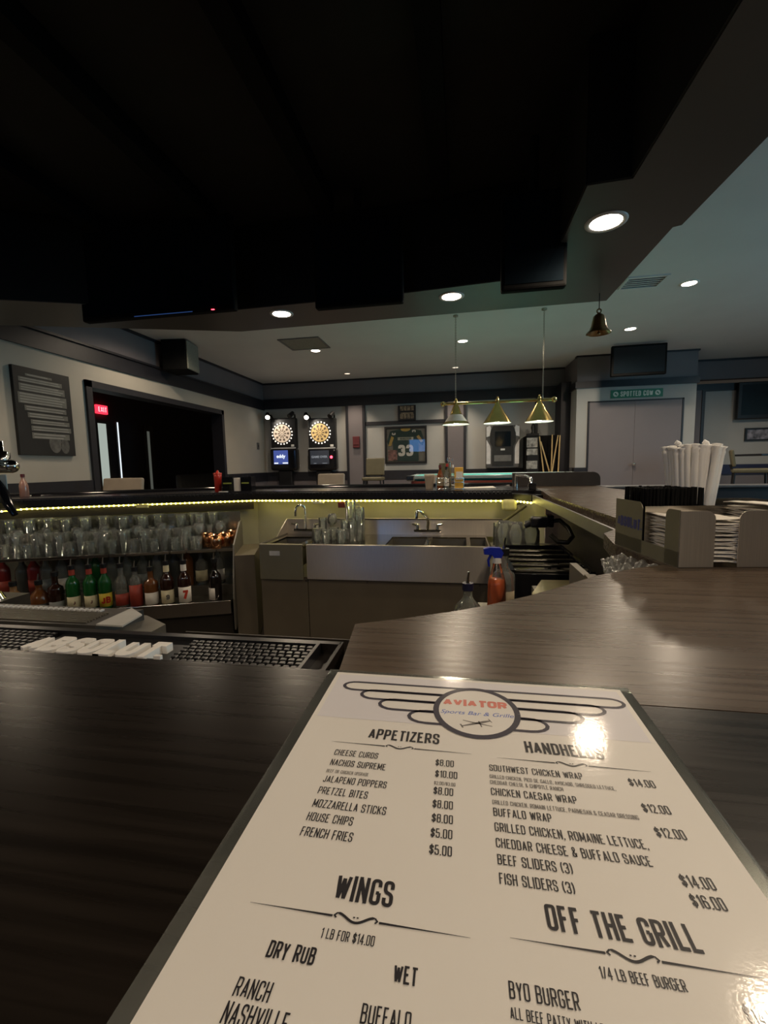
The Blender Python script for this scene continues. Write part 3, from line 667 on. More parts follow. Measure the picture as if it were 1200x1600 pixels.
# vents
v = PZ(1005, 440, CEIL_Z)
t = thing('ceiling_vent', 'slatted air vent in the pale ceiling by the canopy corner', 'vent', (v.x, v.y, CEIL_Z))
part('frame', MB().box(-.19, .19, -.15, -.13, -.012, 0).box(-.19, .19, .13, .15, -.012, 0).box(-.19, -.17, -.13, .13, -.012, 0).box(.17, .19, -.13, .13, -.012, 0), 'ceil', t)
part('backing', MB().box(-.17, .17, -.13, .13, -.002, 0), 'matt_black', t)
sl = MB()
for i in range(5): sl.box(-.17, .17, -.115+i*.05, -.095+i*.05, -.006, -.002)
part('slats', sl, 'ceil', t)
a, b = PZ(443, 530, CEIL_Z), PZ(507, 543, CEIL_Z)
t = thing('ceiling_vent', 'dark square return vent in the pale ceiling left of centre', 'vent', ((a.x+b.x)/2, (a.y+b.y)/2, CEIL_Z))
part('grille', MB().box(-.27, .27, -.26, .26, -.008, 0), 'grill', t)
part('frame', MB().box(-.30, .30, -.29, -.26, -.012, 0).box(-.30, .30, .26, .29, -.012, 0).box(-.30, -.27, -.26, .26, -.012, 0).box(.27, .30, -.26, .26, -.012, 0), 'grey_plastic', t)

# televisions hanging in the recess
def recess_tv(px0, px1, py0, py1, Y, H, label, tilt=.0, led=False):
    a, b = PY(px0, py0, Y), PY(px1, py1, Y); c = (a+b)/2; W = (b-a).length
    ang = math.atan2(b.y-a.y, b.x-a.x)
    zb = (a.z+b.z)/2
    t = thing('television', label, 'television', (c.x, Y, zb), 0, 'black televisions hung in the bar canopy')
    t.rotation_euler = (tilt, 0, 0)
    part('housing', MB().bbox(-W/2, W/2, .0, .06, 0, H, .012), 'matt_black', t)
    part('screen', MB().box(-W/2+.02, W/2-.02, -.003, .0, .03, H-.02), 'screen_off', t)
    part('ceiling_mount', MB().cone((0, .05, H*.5), (0, .05, CEIL_Z-zb-.05), .025, .025, 10).box(-.1, .1, .055, .085, H*.3, H*.7), 'black', t)
    if led:
        part('standby_light', MB().bbox(W*.36, W*.36+.022, -.006, .0, .004, .010, .002), 'red_led', t, 'red standby light')
        part('edge_reflection', MB().box(-W*.14, W*.24, -.005, -.001, .004, .008), 'blue_reflection', t, 'thin blue reflection painted as a glowing line')  # blue reflection drawn as a faintly glowing strip
recess_tv(128, 366, 490, 497, 2.80, .60, 'black television in the bar canopy with a tiny red standby light', 0, True)
recess_tv(492, 630, 483, 470, 2.85, .52, 'black television in the bar canopy between the two middle downlights')
recess_tv(783, 886, 455, 446, 2.60, .50, 'black television in the bar canopy at its right corner beside the large downlight')

# bell under the canopy corner
c = PY(935, 521, 3.40)
t = thing('bell', 'brass bell hanging from the corner of the dark canopy', 'bell', (c.x, 3.40, c.z))
part('cup', MB().lathe([(.082, 0), (.080, .006), (.062, .022), (.049, .05), (.043, .085), (.036, .115), (.020, .130), (.001, .134)], n=28).lathe([(.078, .002), (.055, .022), (.04, .06), (.03, .11)], n=28), 'bell', t)
part('crown', MB().ring_torus((0, 0, .15), .014, .005, 14, 6, 'y').cone((0, 0, .13), (0, 0, .14), .010, .008), 'bell', t)
part('clapper', MB().tube([(0, 0, .11), (0, 0, .01)], .004, 6).sphere((0, 0, .0), .012), 'bell', t)
part('hanger', MB().tube([(0, 0, .16), (0, 0, SOFFIT_Z-c.z)], .003, 6), 'black', t)

# ================================================================== NEAR COUNTER
# rubber bar mat with raised letters
t = thing('bar_mat', 'black rubber bar mat with raised white letters along the counter edge', 'bar mat', (-1.2, .4355, Z0-.016))
bmx = [-1.3, 1.04]
part('base', MB().box(bmx[0], bmx[1], -.034, .034, 0, .004).box(bmx[0], bmx[1], -.034, -.030, .004, .013).box(bmx[0], bmx[1], .030, .034, .004, .013).box(bmx[1]-.004, bmx[1], -.03, .03, .004, .013), 'rubber', t)
nb = MB()
LX0, LX1 = -.500, -.318          # the letters' stretch along the mat, world x
for i in range(250):
    x = bmx[1]-.010-i*.0090
    if x < bmx[0]+.01: break
    wx = x-1.2
    if LX0-.004 < wx < LX1+.004: continue
    for j in range(7): nb.bbox(x-.0034+.0022*(j%2), x+.0034+.0022*(j%2), -.0280+j*.0083, -.0222+j*.0083, .004, .0115, .0008, 1)
part('ridges', nb, 'rubber', t, kind='stuff')
part('plinth', MB().box(LX0+1.2-.004, LX1+1.2+.004, -.031, .031, .004, .008), 'rubber', t)
lt = MB()
# letters read from the guests' side
W = letters(MB(), 'ABSOLUT.', (0,0,0), (1,0,0), (0,1,0), .040, .62*1.25, .27, .06*1.25)
letters(lt, 'ABSOLUT.', (LX0+1.2, -.036, .007), ((LX1-LX0)/W, 0, 0), (0.0, 1, 0), .040, .62*1.25, .27, .06*1.25, thick=.010)
part('lettering', lt, 'letter_white', t, 'thick white capital letters')

# menu -------------------------------------------------------------------
MZ = Z0+.0012
def mp(px, py): v = PZ(px, py, MZ+.0003); return (v.x, v.y)
t = thing('menu', 'laminated bar menu with winged logo lying on the dark counter', 'menu', (.01, .2, MZ-.001))
PLX, PRX, PTY, PBY = -.1178, .1368, .3935, .012
part('laminate', MB().bbox(PLX-.009, PRX+.0085, PBY-.01, PTY+.006, MZ-.0010, MZ-.0003, .0003, 1), 'film', t, 'clear plastic border film', world=True)
part('sheet', MB().box(PLX, PRX, PBY, PTY, MZ-.0002, MZ), 'paper', t, world=True)
hdr = MB().add([(PLX+.004, PTY-.004, MZ+.0001), (PLX+.004, PTY-.075, MZ+.0001), (PRX-.004, PTY-.075, MZ+.0001), (PRX-.004, PTY-.004, MZ+.0001)], [(0,1,2,3)])
part('header_tint', hdr, 'paper_lilac', t, 'faint lilac tint behind the logo', world=True)
ZI = MZ+.0003
ink, gry, nav = MB(), MB(), MB()
def line(s, x0, y0, x1, y1, mb=ink, w=.37, t_=.100, gap=.085):
    a, b = mp(x0, y0), mp(x1, y1); W = b[0]-a[0]; W1 = letters(MB(), s, (0,0,0), (1,0,0), (0,1,0), 1, w, t_, gap)
    letters(mb, s, (a[0], (a[1]+b[1])/2, ZI), (1,0,0), (0,1,0), W/W1, w, t_, gap)
for s, *p in (('CHEESE CURDS', 521.3, 1179.2, 589.4, 1185.6), ('NACHOS SUPREME', 515, 1194.7, 601.5, 1203.9), ('JALAPENO POPPERS', 503.9, 1221.3, 603, 1231.8),
    ('PRETZEL BITES', 495.4, 1239.7, 573, 1248), ('MOZZARELLA STICKS', 487, 1260.3, 602, 1273.6), ('HOUSE CHIPS', 477.6, 1281.5, 549.8, 1290), ('FRENCH FRIES', 467.5, 1305.3, 549.2, 1315.4),
    ('$8.00', 680.3, 1196, 709, 1198.6), ('$10.00', 679.7, 1214, 714.5, 1216.8), ('$8.00', 677, 1241, 708, 1243.5), ('$8.00', 675.5, 1261.5, 707.5, 1265), ('$8.00', 674.3, 1284, 707.5, 1287.8),
    ('$5.00', 672.4, 1307.5, 706.6, 1311.6), ('$5.00', 670.2, 1334.4, 706, 1338.5),
    ('SOUTHWEST CHICKEN WRAP', 765, 1204.3, 911.7, 1217.7), ('CHICKEN CAESAR WRAP', 767.6, 1242, 903, 1256), ('BUFFALO WRAP', 771.4, 1274.5, 863.4, 1284.8),
    ('GRILLED CHICKEN, ROMAINE LETTUCE,', 773.3, 1298, 1015, 1327.8), ('CHEDDAR CHEESE & BUFFALO SAUCE', 775.6, 1325, 1020.6, 1353), ('BEEF SLIDERS (3)', 778, 1351, 896.4, 1365.3), ('FISH SLIDERS (3)', 781, 1381.4, 900, 1396.8),
    ('$14.00', 985.3, 1227.3, 1026.7, 1232), ('$12.00', 1007, 1268.3, 1051, 1273.5), ('$12.00', 1028, 1307.8, 1075.4, 1312.8), ('$14.00', 1068.5, 1385, 1122, 1392), ('$16.00', 1085, 1417, 1139.8, 1424.7),
    ('1 LB FOR $14.00', 499.4, 1465.7, 583.9, 1478.7), ('RANCH', 362, 1555.4, 417.5, 1567.5), ('NASHVILLE', 341, 1601, 445, 1618), ('BUFFALO', 561, 1602, 641, 1612),
    ('1/4 LB BEEF BURGER', 940.8, 1534, 1074, 1545.4), ('BYO BURGER', 796.7, 1563, 908, 1578), ('ALL BEEF PATTY WITH LETTUCE', 798.8, 1600, 985, 1619), ('$14.00', 1173, 1600, 1233, 1607)):
    line(s, *p)
for s, *p in (('BEEF OR CHICKEN UPGRADE', 509.3, 1206.3, 575.2, 1212.8), ('$2.00/$3.00', 678, 1226, 711.5, 1228.5), ('GRILLED CHICKEN, PICO DE GALLO, AVOCADO, SHREDDED LETTUCE,', 765.3, 1214.7, 963.5, 1236),
    ('CHEDDAR CHEESE & CHIPOTLE RANCH', 766, 1224.6, 880.7, 1236), ('GRILLED CHICKEN, ROMAIN LETTUCE, PARMESAN & CEASAR DRESSING', 769.5, 1256.3, 999.5, 1281)):
    line(s, *p, mb=gry, t_=.10)
for s, *p in (('APPETIZERS', 574.2, 1153.3, 686, 1162.8), ('HANDHELDS', 821.6, 1173.7, 947, 1188), ('WINGS', 519, 1405, 612, 1417.7), ('OFF THE GRILL', 858, 1459, 1098.8, 1484),
    ('DRY RUB', 414, 1495, 488.5, 1509), ('WET', 613.3, 1535.9, 651, 1540.6)):
    line(s, *p, mb=ink, w=.40, t_=.135, gap=.075)
def divider(x0, y0, x1, y1, mb):
    a, b = mp(x0, y0), mp(x1, y1); y = (a[1]+b[1])/2; c = (a[0]+b[0])/2; h = (b[0]-a[0])/2; O = (0, 0, ZI)
    e1, e2 = (1,0,0), (0,1,0); g = .0085
    stroke(mb, [(a[0], y), (c-h*.5, y), (c-g-.002, y)], .0009, O, e1, e2, taper=[.15, .7, 1.1]); stroke(mb, [(c+g+.002, y), (c+h*.5, y), (b[0], y)], .0009, O, e1, e2, taper=[1.1, .7, .15])
    w = [(c-g+2*g*i/16, y+.0016*math.sin(PI*.5+2*PI*(i/16))*(1 if i < 17 else 1)) for i in range(17)]
    stroke(mb, w, .0011, O, e1, e2, taper=[.4]+[1]*15+[.4])
    stroke(mb, [(c-g, y+.0016), (c-g-.0012, y+.0004), (c-g-.0002, y-.0006)], .0007, O, e1, e2); stroke(mb, [(c+g, y+.0016), (c+g+.0012, y+.0004), (c+g+.0002, y-.0006)], .0007, O, e1, e2)
    for q in (-.0008, .0008): stroke(mb, [(c+q-.0004, y+.0006), (c+q+.0004, y+.0006)], .0006, O, e1, e2)
divider(518, 1157, 737, 1179, ink); divider(776, 1182, 1018, 1207.5, ink); divider(392, 1408, 735, 1467, ink); divider(798, 1475, 1194, 1518, ink)
# winged emblem
cc = mp(745, 1114.5); rl, rr_ = mp(681, 1110), mp(809, 1119); RA = (rr_[0]-rl[0])/2; cx_ = (rl[0]+rr_[0])/2; tp, bt = mp(745, 1078), mp(745, 1151.5); RB = (tp[1]-bt[1])/2; cy_ = (tp[1]+bt[1])/2
wh = MB()
circ = [(cx_+RA*math.cos(2*PI*i/48), cy_+RB*math.sin(2*PI*i/48)) for i in range(49)]
def feather(x0, yt, yb, tip):                      # closed outline from the emblem at x0 out to a rounded tip
    s = 1 if tip > x0 else -1; r = abs(yt-yb)/2; m = (yt+yb)/2
    up_ = [(x0, yt), (tip-s*r*2.6, yt-.0)]; arc = [(tip-s*r*1.6+s*r*1.6*math.sin(PI*k/8), m+r*math.cos(PI*k/8)) for k in range(9)]
    return up_+arc+[(x0, yb)]
rows = [(540, 962, 1067.5, 1.0), (566, 936, 1082, 0), (594, 905, 1097, 0), (640, 853, 1113, 0)]
ytop = [mp(690, 1075)[1], mp(690, 1086.5)[1], mp(690, 1099)[1], mp(690, 1113.5)[1], mp(690, 1131)[1]]
for k, (xl, xr, yy, _) in enumerate(rows):
    for tip_px in (xl, xr):
        tip = mp(tip_px, yy+(14 if tip_px > 745 else 0)+k*0)[0]
        ol = feather(cx_, ytop[k]+.0008, ytop[k+1]-.0004, tip)
        wh.add([(x, y, ZI-.0001) for x, y in ol], [tuple(range(len(ol)))] )
        stroke(nav, ol, .0029, (0, 0, ZI), (1,0,0), (0,1,0))
part('emblem_ground', wh, 'paper', t, world=True)
wc = MB().add([(x, y, ZI+.0001) for x, y in circ[:-1]], [tuple(range(48))])
part('emblem_disc', wc, 'paper', t, world=True)
c2 = MB(); stroke(c2, circ, .0046, (0, 0, ZI+.0002), (1,0,0), (0,1,0)); 
nav.add(c2.v, c2.f)
part('wing_emblem', nav, 'ink_navy', t, 'black outlined wings around a circle', world=True)
red = MB()
a, b = mp(692, 1101.5), mp(793, 1108); W1 = letters(MB(), 'AVIATOR', (0,0,0), (1,0,0), (0,1,0), 1, .75, .26, .07)
letters(red, 'AVIATOR', (a[0], (a[1]+b[1])/2, ZI+.0002), (1,0,0), (0,1,0), (b[0]-a[0])/W1, .75, .26, .07)
part('emblem_name', red, 'ink_red', t, 'red capital letters', world=True)
def bfont(s, size, align='CENTER', shear=0.0, offset=0.0, extrude=0.0):
    cu = bpy.data.curves.new('lettering', 'FONT'); cu.body = s; cu.size = size; cu.align_x = align; cu.shear = shear; cu.offset = offset; cu.extrude = extrude
    o = bpy.data.objects.new('lettering', cu); COL.objects.link(o); bpy.context.view_layer.update()
    me = bpy.data.meshes.new_from_object(o); bpy.data.objects.remove(o); bpy.data.curves.remove(cu)
    return me
def bfont_mb(s, O, ex, ey, size, mb=None, **k):
    me = bfont(s, size, **k); O, ex, ey = Vector(O), Vector(ex), Vector(ey); mb = mb or MB()
    n = ex.cross(ey)
    mb.add([O+ex*v.co.x+ey*v.co.y+n*v.co.z for v in me.vertices], [tuple(p.vertices) for p in me.polygons]); bpy.data.meshes.remove(me); return mb
blu = bfont_mb('Sports Bar & Grille', (cx_, mp(745, 1118)[1], ZI+.0002), (1,0,0), (0,1,0), .0074, shear=.3, offset=.0)
part('emblem_script', blu, 'ink_blue', t, 'blue slanted script', world=True)
pl = MB(); pc = mp(744, 1131)
for s in (1,):
    O = (pc[0], pc[1], ZI+.0002); e = (1,0,0), (0,1,0)
    stroke(pl, [(-.011, -.0045), (-.003, -.001), (.006, .003), (.011, .0052)], .0022, O, *e, taper=[.4, 1, 1.2, .5])
    stroke(pl, [(-.010, .0035), (-.002, .001), (.003, .000), (.012, -.002)], .0014, O, *e, taper=[.5, 1, 1, .5])
    stroke(pl, [(-.012, -.002), (-.010, -.0065)], .0012, O, *e); stroke(pl, [(.002, .0035), (.004, -.004)], .0010, O, *e); stroke(pl, [(.0095, .0075), (.0120, .003)], .0007, O, *e)
part('emblem_aeroplane', pl, 'ink_grey', t, 'small grey propeller plane', world=True)
part('printed_text', ink, 'ink', t, world=True)
part('small_print', gry, 'ink_grey', t, world=True)

# bar caddy ---------------------------------------------------------------
CX, CYf, CB = .3985, .880, Z0
CR = .115
def cad(x, y, z=0): return (CX+x*math.cos(CR)-y*math.sin(CR), CYf+x*math.sin(CR)+y*math.cos(CR), CB+z)
ch = .108
t = thing('bar_caddy', 'steel napkin and straw caddy with blue lettering on its side, on the brown counter', 'caddy', (CX, CYf, CB), CR)
def panel(pts, d, mb): mb.extr(pts, d)
cw, cd = .300, .250          # width (x), depth (y)
def round_top(x0, x1, z0, z1, r, l=True, r_=True):
    p = [(x0, z0), (x1, z0)]
    p += [(x1-r+r*math.cos(a), z1-r+r*math.sin(a)) for a in [PI/2*k/5 for k in range(6)]] if r_ else [(x1, z1)]
    p += [(x0+r-r*math.sin(a), z1-r+r*math.cos(a)) for a in [PI/2*k/5 for k in range(6)]] if l else [(x0, z1)]
    return p
m = MB()
for x0, x1, l, r_ in ((0.0, .062, False, True), (.104, .205, True, True), (.245, .300, True, False)):
    m.extr([(x, 0, z) for x, z in round_top(x0, x1, .0015, ch-.002, .016, l, r_)], (0, .0015, 0))
part('front', m, 'steel_v', t)
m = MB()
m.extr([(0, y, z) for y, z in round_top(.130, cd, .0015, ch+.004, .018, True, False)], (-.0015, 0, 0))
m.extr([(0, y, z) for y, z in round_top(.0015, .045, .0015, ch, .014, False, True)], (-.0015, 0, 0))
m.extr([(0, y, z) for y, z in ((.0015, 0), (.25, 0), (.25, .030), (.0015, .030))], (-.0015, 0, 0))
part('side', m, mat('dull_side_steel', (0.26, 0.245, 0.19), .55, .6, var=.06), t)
part('side', MB().box(cw, cw+.0015, .0, cd, 0, ch), 'steel', t)
part('back', MB().box(0, cw, cd-.0015, cd, 0, ch).box(0, cw, .1215, .123, 0, ch-.004), 'steel', t)
part('base', MB().box(0, cw, .0015, cd-.0015, 0, .0015), 'steel', t)
part('divider', MB().box(.125, .1265, .123, cd-.0015, 0, ch-.004), 'steel', t)
lg = MB(); W1 = letters(MB(), 'ABSOLUT.', (0,0,0), (1,0,0), (0,1,0), 1, .55, .26, .06)
letters(lg, 'ABSOLUT.', (-.0018, .238, .058), (0, -.088/W1/.0185, 0), (0, 0, 1), .0185, .55, .26, .06)
lg2 = MB(); sc = .092/(W1*.020)
letters(lg2, 'ABSOLUT.', (-.0018, .240, .050), (0, -sc, 0), (0, 0, 1), .024, .55, .26, .06)
part('lettering', lg2, mat('faded_blue_print', (0.05, 0.06, 0.26), .5), t, 'faded blue capitals')
# napkins
rn = random.Random(11)
def napkin_mb(s, curl, seed):
    q = random.Random(seed); n = 8; vs = []; fs = []
    for i in range(n+1):
        for j in range(n+1):
            x, y = (i/n-.5)*s, (j/n-.5)*s
            vs.append((x, y, curl*((x/s*2)**2*.55+(y/s*2)**2*.45)+.0006*q.uniform(-1, 1)))
    k = (n+1)**2
    vs += [(v[0], v[1], v[2]+.0013) for v in vs]
    for i in range(n):
        for j in range(n):
            a = i*(n+1)+j; fs += [(a, a+1, a+n+2, a+n+1), (k+a, k+a+n+1, k+a+n+2, k+a+1)]
    for i in range(n):
        a, b = i, i+1; fs.append((a, k+a, k+b, b)); a, b = n*(n+1)+i, n*(n+1)+i+1; fs.append((a, b, k+b, k+a))
        a, b = i*(n+1), (i+1)*(n+1); fs.append((a, b, k+b, k+a)); a, b = i*(n+1)+n, (i+1)*(n+1)+n; fs.append((a, k+a, k+b, b))
    return MB().add(vs, fs, True)
base_n = [napkin_mb(.112, c, 5+i) for i, c in enumerate((-.004, -.010, .004))]
protos = []
for st, (nx, cnt, lab) in enumerate(((.066, 30, 'white paper napkin in the left stack of the steel caddy'), (.218, 37, 'white paper napkin in the front stack of the steel caddy'))):
    z = .006
    for i in range(cnt):
        v = i % 3
        if len(protos) <= v:
            o = solo('paper_napkin', base_n[v], 'napkin', lab, 'napkin', group='napkins in the caddy'); protos.append(o)
        else:
            o = protos[v].copy(); COL.objects.link(o); o['label'] = lab
        o.location = cad(nx+rn.uniform(-.003, .003), .062+rn.uniform(-.002, .002), z+.006); o.rotation_euler = (0, 0, CR+rn.uniform(-.03, .03))
        z += rn.choice((.0018, .0022, .0030, .0036))
# a slanted top napkin
o = solo('paper_napkin', napkin_mb(.115, -.006, 31), 'napkin', 'topmost napkin lying tilted on the front stack', 'napkin', cad(.215, .066, .112), .25, 'napkins in the caddy'); o.rotation_euler = (.04, .09, .5)
# black stirrers
sm = MB().tube([(0, 0, 0), (0, 0, .137)], .0031, 6)
p0 = None; rs = random.Random(2)
for i in range(17):
    for j in range(9):
        x = .006+i*.0070+rs.uniform(-.0004, .0004); y = .128+j*.0118+rs.uniform(-.002, .002); hz = rs.uniform(-.0015, .0015)
        if p0 is None: p0 = o = solo('stir_straw', sm, 'matt_black', 'black stir straw in the packed bundle in the steel caddy', 'straw', group='black stir straws in the caddy')
        else: o = p0.copy(); COL.objects.link(o)
        o.location = cad(x, y, .004+hz); o.rotation_euler = (rs.uniform(-.012, .012), rs.uniform(-.012, .012), 0)
# wrapped straws
def wrapped(seed):
    q = random.Random(seed); H = .222; m = MB(); n = 8
    pr = [(.0001, 0), (.0052, .004), (.0056, H*.5), (.0062, H-.02), (.0070, H-.012), (.0052, H-.006), (.0088, H), (.0010, H+.001)]
    m.lathe([(r*q.uniform(.94, 1.08), z) for r, z in pr], n=n)
    return m
ws = [wrapped(s) for s in range(4)]; pw = []
k = 0
bx, by, _ = cad(.143, .205)
for ring, (rad, cnt) in enumerate(((0.0, 1), (.010, 6), (.019, 11), (.028, 16), (.036, 22))):
    for i in range(cnt):
        a = 2*PI*i/cnt+ring*.4; v = k % 4; k += 1
        x, y = rad*math.cos(a), rad*math.sin(a)
        if len(pw) <= v:
            o = solo('wrapped_straw', ws[v], 'straw_wrap', 'paper wrapped straw in the white bundle in the steel caddy', 'straw', group='wrapped straws in the caddy'); pw.append(o)
        else: o = pw[v].copy(); COL.objects.link(o)
        sp = .42
        o.location = (bx+x*.8, by+y*.7, CB+.004+rs.uniform(0, .009)); o.rotation_euler = (-2.6*y+rs.uniform(-.03, .03), 2.7*x+rs.uniform(-.03, .03), 0)
for dx, dy, lab, rz in ((-.030, -.012, 'wrapped straw sticking up with a bent paper end, at the left of the bundle', .5), (.028, -.008, 'wrapped straw sticking up with a slanted paper end, at the right of the bundle', 2.6)):
    m = MB().tube([(0, 0, 0), (0, 0, .218), (.001, 0, .224), (.005, .001, .232), (.012, .003, .236)], [.0050, .0050, .0028, .0046, .0050], 8)
    solo('wrapped_straw', m, 'straw_wrap', lab, 'straw', (bx+dx, by+dy, CB+.004), rz if dx > 0 else 2.7, 'wrapped straws in the caddy')
# clear plastic bag at the counter's inner edge behind the caddy
b = MB(); q = random.Random(8); n = 12; vs = []; fs = []
for i in range(n+1):
    for j in range(n+1):
        vs.append((.0+i/n*.16, j/n*.26, .02*math.sin(i*.9+q.uniform(0, .6))*math.sin(j*.8)+.006*q.random()))
for i in range(n):
    for j in range(n): a = i*(n+1)+j; fs.append((a, a+1, a+n+2, a+n+1))
b.add(vs, fs)

# ================================================================== UNDER-BAR EQUIPMENT
# sinks along the far counter
SY0, SY1 = 2.80, 3.34
t = thing('bar_sink', 'long stainless steel bar sink with three basins under the far counter', 'sink', (0, 0, 0))
sx0, sx1, sz = -1.035, .185, .748
def basin_top(mb, x0, x1, y0, y1, z, holes):
    xs = [x0]+[v for h in holes for v in h[:2]]+[x1]; hy0, hy1 = holes[0][2], holes[0][3]
    mb.box(x0, x1, y0, hy0, z-.012, z).box(x0, x1, hy1, y1, z-.012, z)
    for i in range(0, len(xs), 2): mb.box(xs[i], xs[i+1], hy0, hy1, z-.012, z)
holes = [(-.50, -.24, 2.86, 3.20), (-.20, .04, 2.86, 3.20), (.065, .175, 2.86, 3.20)]
m = MB(); basin_top(m, sx0, sx1, SY0+.004, SY1-.03, sz-.008, holes)
part('deck', m, 'steel', t)
for h in holes:
    part('basin', MB().box(h[0], h[1], h[2], h[3], sz-.26, sz-.25).box(h[0]-.004, h[0], h[2], h[3], sz-.26, sz-.02).box(h[1], h[1]+.004, h[2], h[3], sz-.26, sz-.02).box(h[0], h[1], h[2]-.004, h[2], sz-.26, sz-.02).box(h[0], h[1], h[3], h[3]+.004, sz-.26, sz-.02), 'dull_steel', t)
part('apron', MB().bbox(sx0, sx1, SY0, SY0+.02, .505, sz, .006), 'steel_v', t)
part('backsplash', MB().box(sx0-.02, sx1+.12, SY1-.03, SY1-.01, sz-.02, sz+.112).box(sx0-.02, sx1+.12, SY1-.03, SY1+.01, sz+.105, sz+.115), 'steel_v', t)
part('kick_panel', MB().box(-1.035, sx1+.14, SY0+.025, SY0+.04, .03, .512), 'kick', t)
sc_ = MB()
for x in (-1.05, -.62, -.08, .12): sc_.cone((x, SY0+.024, .49), (x, SY0+.020, .49), .006, .006, 8)
part('screw', sc_, 'chrome', t)
def faucet(parent, x, y, z, kind):
    f = MB()
    f.bbox(-.105, .105, -.022, .022, .0, .022, .010)
    pts = [(0, 0, .02), (0, 0, .09)]
    if kind == 'goose': pts = [(0, 0, .02), (0, 0, .16)]+[(.0-.030+.030*math.cos(a), -.030+.030*math.cos(a), .16+.05*math.sin(a)) for a in [PI*k/8 for k in range(9)]]+[(-.06, -.06, .125)]
    else: pts = [(0, 0, .02), (.006, 0, .07), (0, -.02, .115), (-.03, -.06, .150), (-.062, -.10, .172), (-.070, -.11, .165), (-.072, -.112, .115)]
    o = part('faucet', f, 'chrome', parent, 'chrome faucet'); o.location = (x, y, z)
    part('spout', MB().tube(pts, .0105 if kind == 'goose' else .013, 10), 'chrome', o)
    for s in (-1, 1):
        part('handle', MB().cone((s*.075, 0, .02), (s*.075, 0, .045), .016, .013, 12).tube([(s*.075, 0, .05), (s*.115, -.018, .062)], [.011, .007], 8).sphere((s*.075, 0, .048), .014), 'chrome', o)
    return o
fp = PY(668, 832, SY1-.06)
faucet(t, fp.x, SY1-.055, sz+.018, 'angled')
t = thing('hand_sink', 'small stainless hand sink with gooseneck faucet left of the long sink', 'sink', (0, 0, 0))
m = MB(); basin_top(m, -1.377, -1.06, SY0+.004, SY1-.03, sz-.008, [(-1.32, -1.10, 2.88, 3.16)])
part('deck', m, 'steel', t)
part('basin', MB().box(-1.32, -1.10, 2.88, 3.16, .58, .59).box(-1.324, -1.32, 2.88, 3.16, .58, .735).box(-1.10, -1.096, 2.88, 3.16, .58, .735).box(-1.32, -1.10, 2.876, 2.88, .58, .735).box(-1.32, -1.10, 3.16, 3.164, .58, .735), 'dull_steel', t)
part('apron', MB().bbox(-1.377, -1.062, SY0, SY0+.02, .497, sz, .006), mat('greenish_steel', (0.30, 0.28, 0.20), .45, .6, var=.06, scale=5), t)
part('end_panel', MB().box(-1.377, -1.372, SY0+.02, SY1-.03, .497, sz), 'dull_steel', t)
part('splash', MB().box(-1.377, -1.06, SY1-.03, SY1-.012, sz-.02, sz+.112).extr([(-1.377, SY0+.3, sz), (-1.377, SY1-.03, sz), (-1.377, SY1-.03, sz+.112)], (.006, 0, 0)), 'steel_v', t)
part('maker_plate', MB().box(-1.30, -1.225, SY0-.002, SY0, .668, .700), 'silver_plastic', t, 'small pale plate')
part('kick_panel', MB().box(-1.38, -1.04, SY0+.023, SY0+.038, .03, .512), 'kick', t)
fp = PY(478, 830, SY1-.06)
faucet(t, fp.x, SY1-.055, sz+.018, 'goose')

# glass shapes (outer and inner wall)
def glass_prof(kind):
    if kind == 'pint': return [(.030, 0), (.031, .002), (.042, .145), (.0405, .145), (.029, .010), (.0005, .010)]
    if kind == 'rocks': return [(.038, 0), (.039, .002), (.043, .090), (.041, .090), (.036, .014), (.0005, .014)]
    if kind == 'highball': return [(.030, 0), (.031, .002), (.034, .150), (.0325, .150), (.029, .012), (.0005, .012)]
    if kind == 'wine': return [(.034, 0), (.034, .002), (.006, .008), (.0045, .07), (.008, .078), (.036, .11), (.038, .135), (.030, .175), (.029, .175), (.036, .135), (.034, .112), (.0005, .082)]
    if kind == 'mug': return [(.036, 0), (.040, .003), (.040, .13), (.037, .13), (.035, .015), (.0005, .015)]
    if kind == 'jar': return [(.050, 0), (.055, .005), (.055, .12), (.040, .15), (.040, .18), (.038, .18), (.038, .15), (.052, .12), (.052, .008), (.0005, .008)]
    if kind == 'shot': return [(.020, 0), (.021, .002), (.025, .060), (.023, .060), (.019, .016), (.0005, .016)]
GMESH = {}
def gmesh(kind, m='glass'):
    if (kind, m) not in GMESH:
        mb = MB().lathe(glass_prof(kind), n=18); mb.add([(v[0], v[1], v[2]) for v in mb.v[:18]], [tuple(range(18))[::-1]])
        if kind == 'mug': mb.tube([(.038, 0, .105), (.066, 0, .10), (.072, 0, .07), (.064, 0, .035), (.038, 0, .03)], .006, 8)
        GMESH[(kind, m)] = mb.mesh(kind+'_glass', m)
    return GMESH[(kind, m)]
def glassware(kind, loc, label, group, m='glass', flip=False, name=None, rz=0):
    h = max(z for r, z in glass_prof(kind))
    o = bpy.data.objects.new(name or {'pint': 'pint_glass', 'rocks': 'rocks_glass', 'highball': 'highball_glass', 'wine': 'wine_glass', 'mug': 'glass_mug', 'jar': 'glass_jar', 'shot': 'shot_glass'}[kind], gmesh(kind, m)); COL.objects.link(o)
    o.location = (loc[0], loc[1], loc[2]+(h if flip else 0)); o.rotation_euler = (PI if flip else 0, 0, rz)
    return tag(o, label, {'mug': 'mug', 'jar': 'jar'}.get(kind, 'glass'), group)
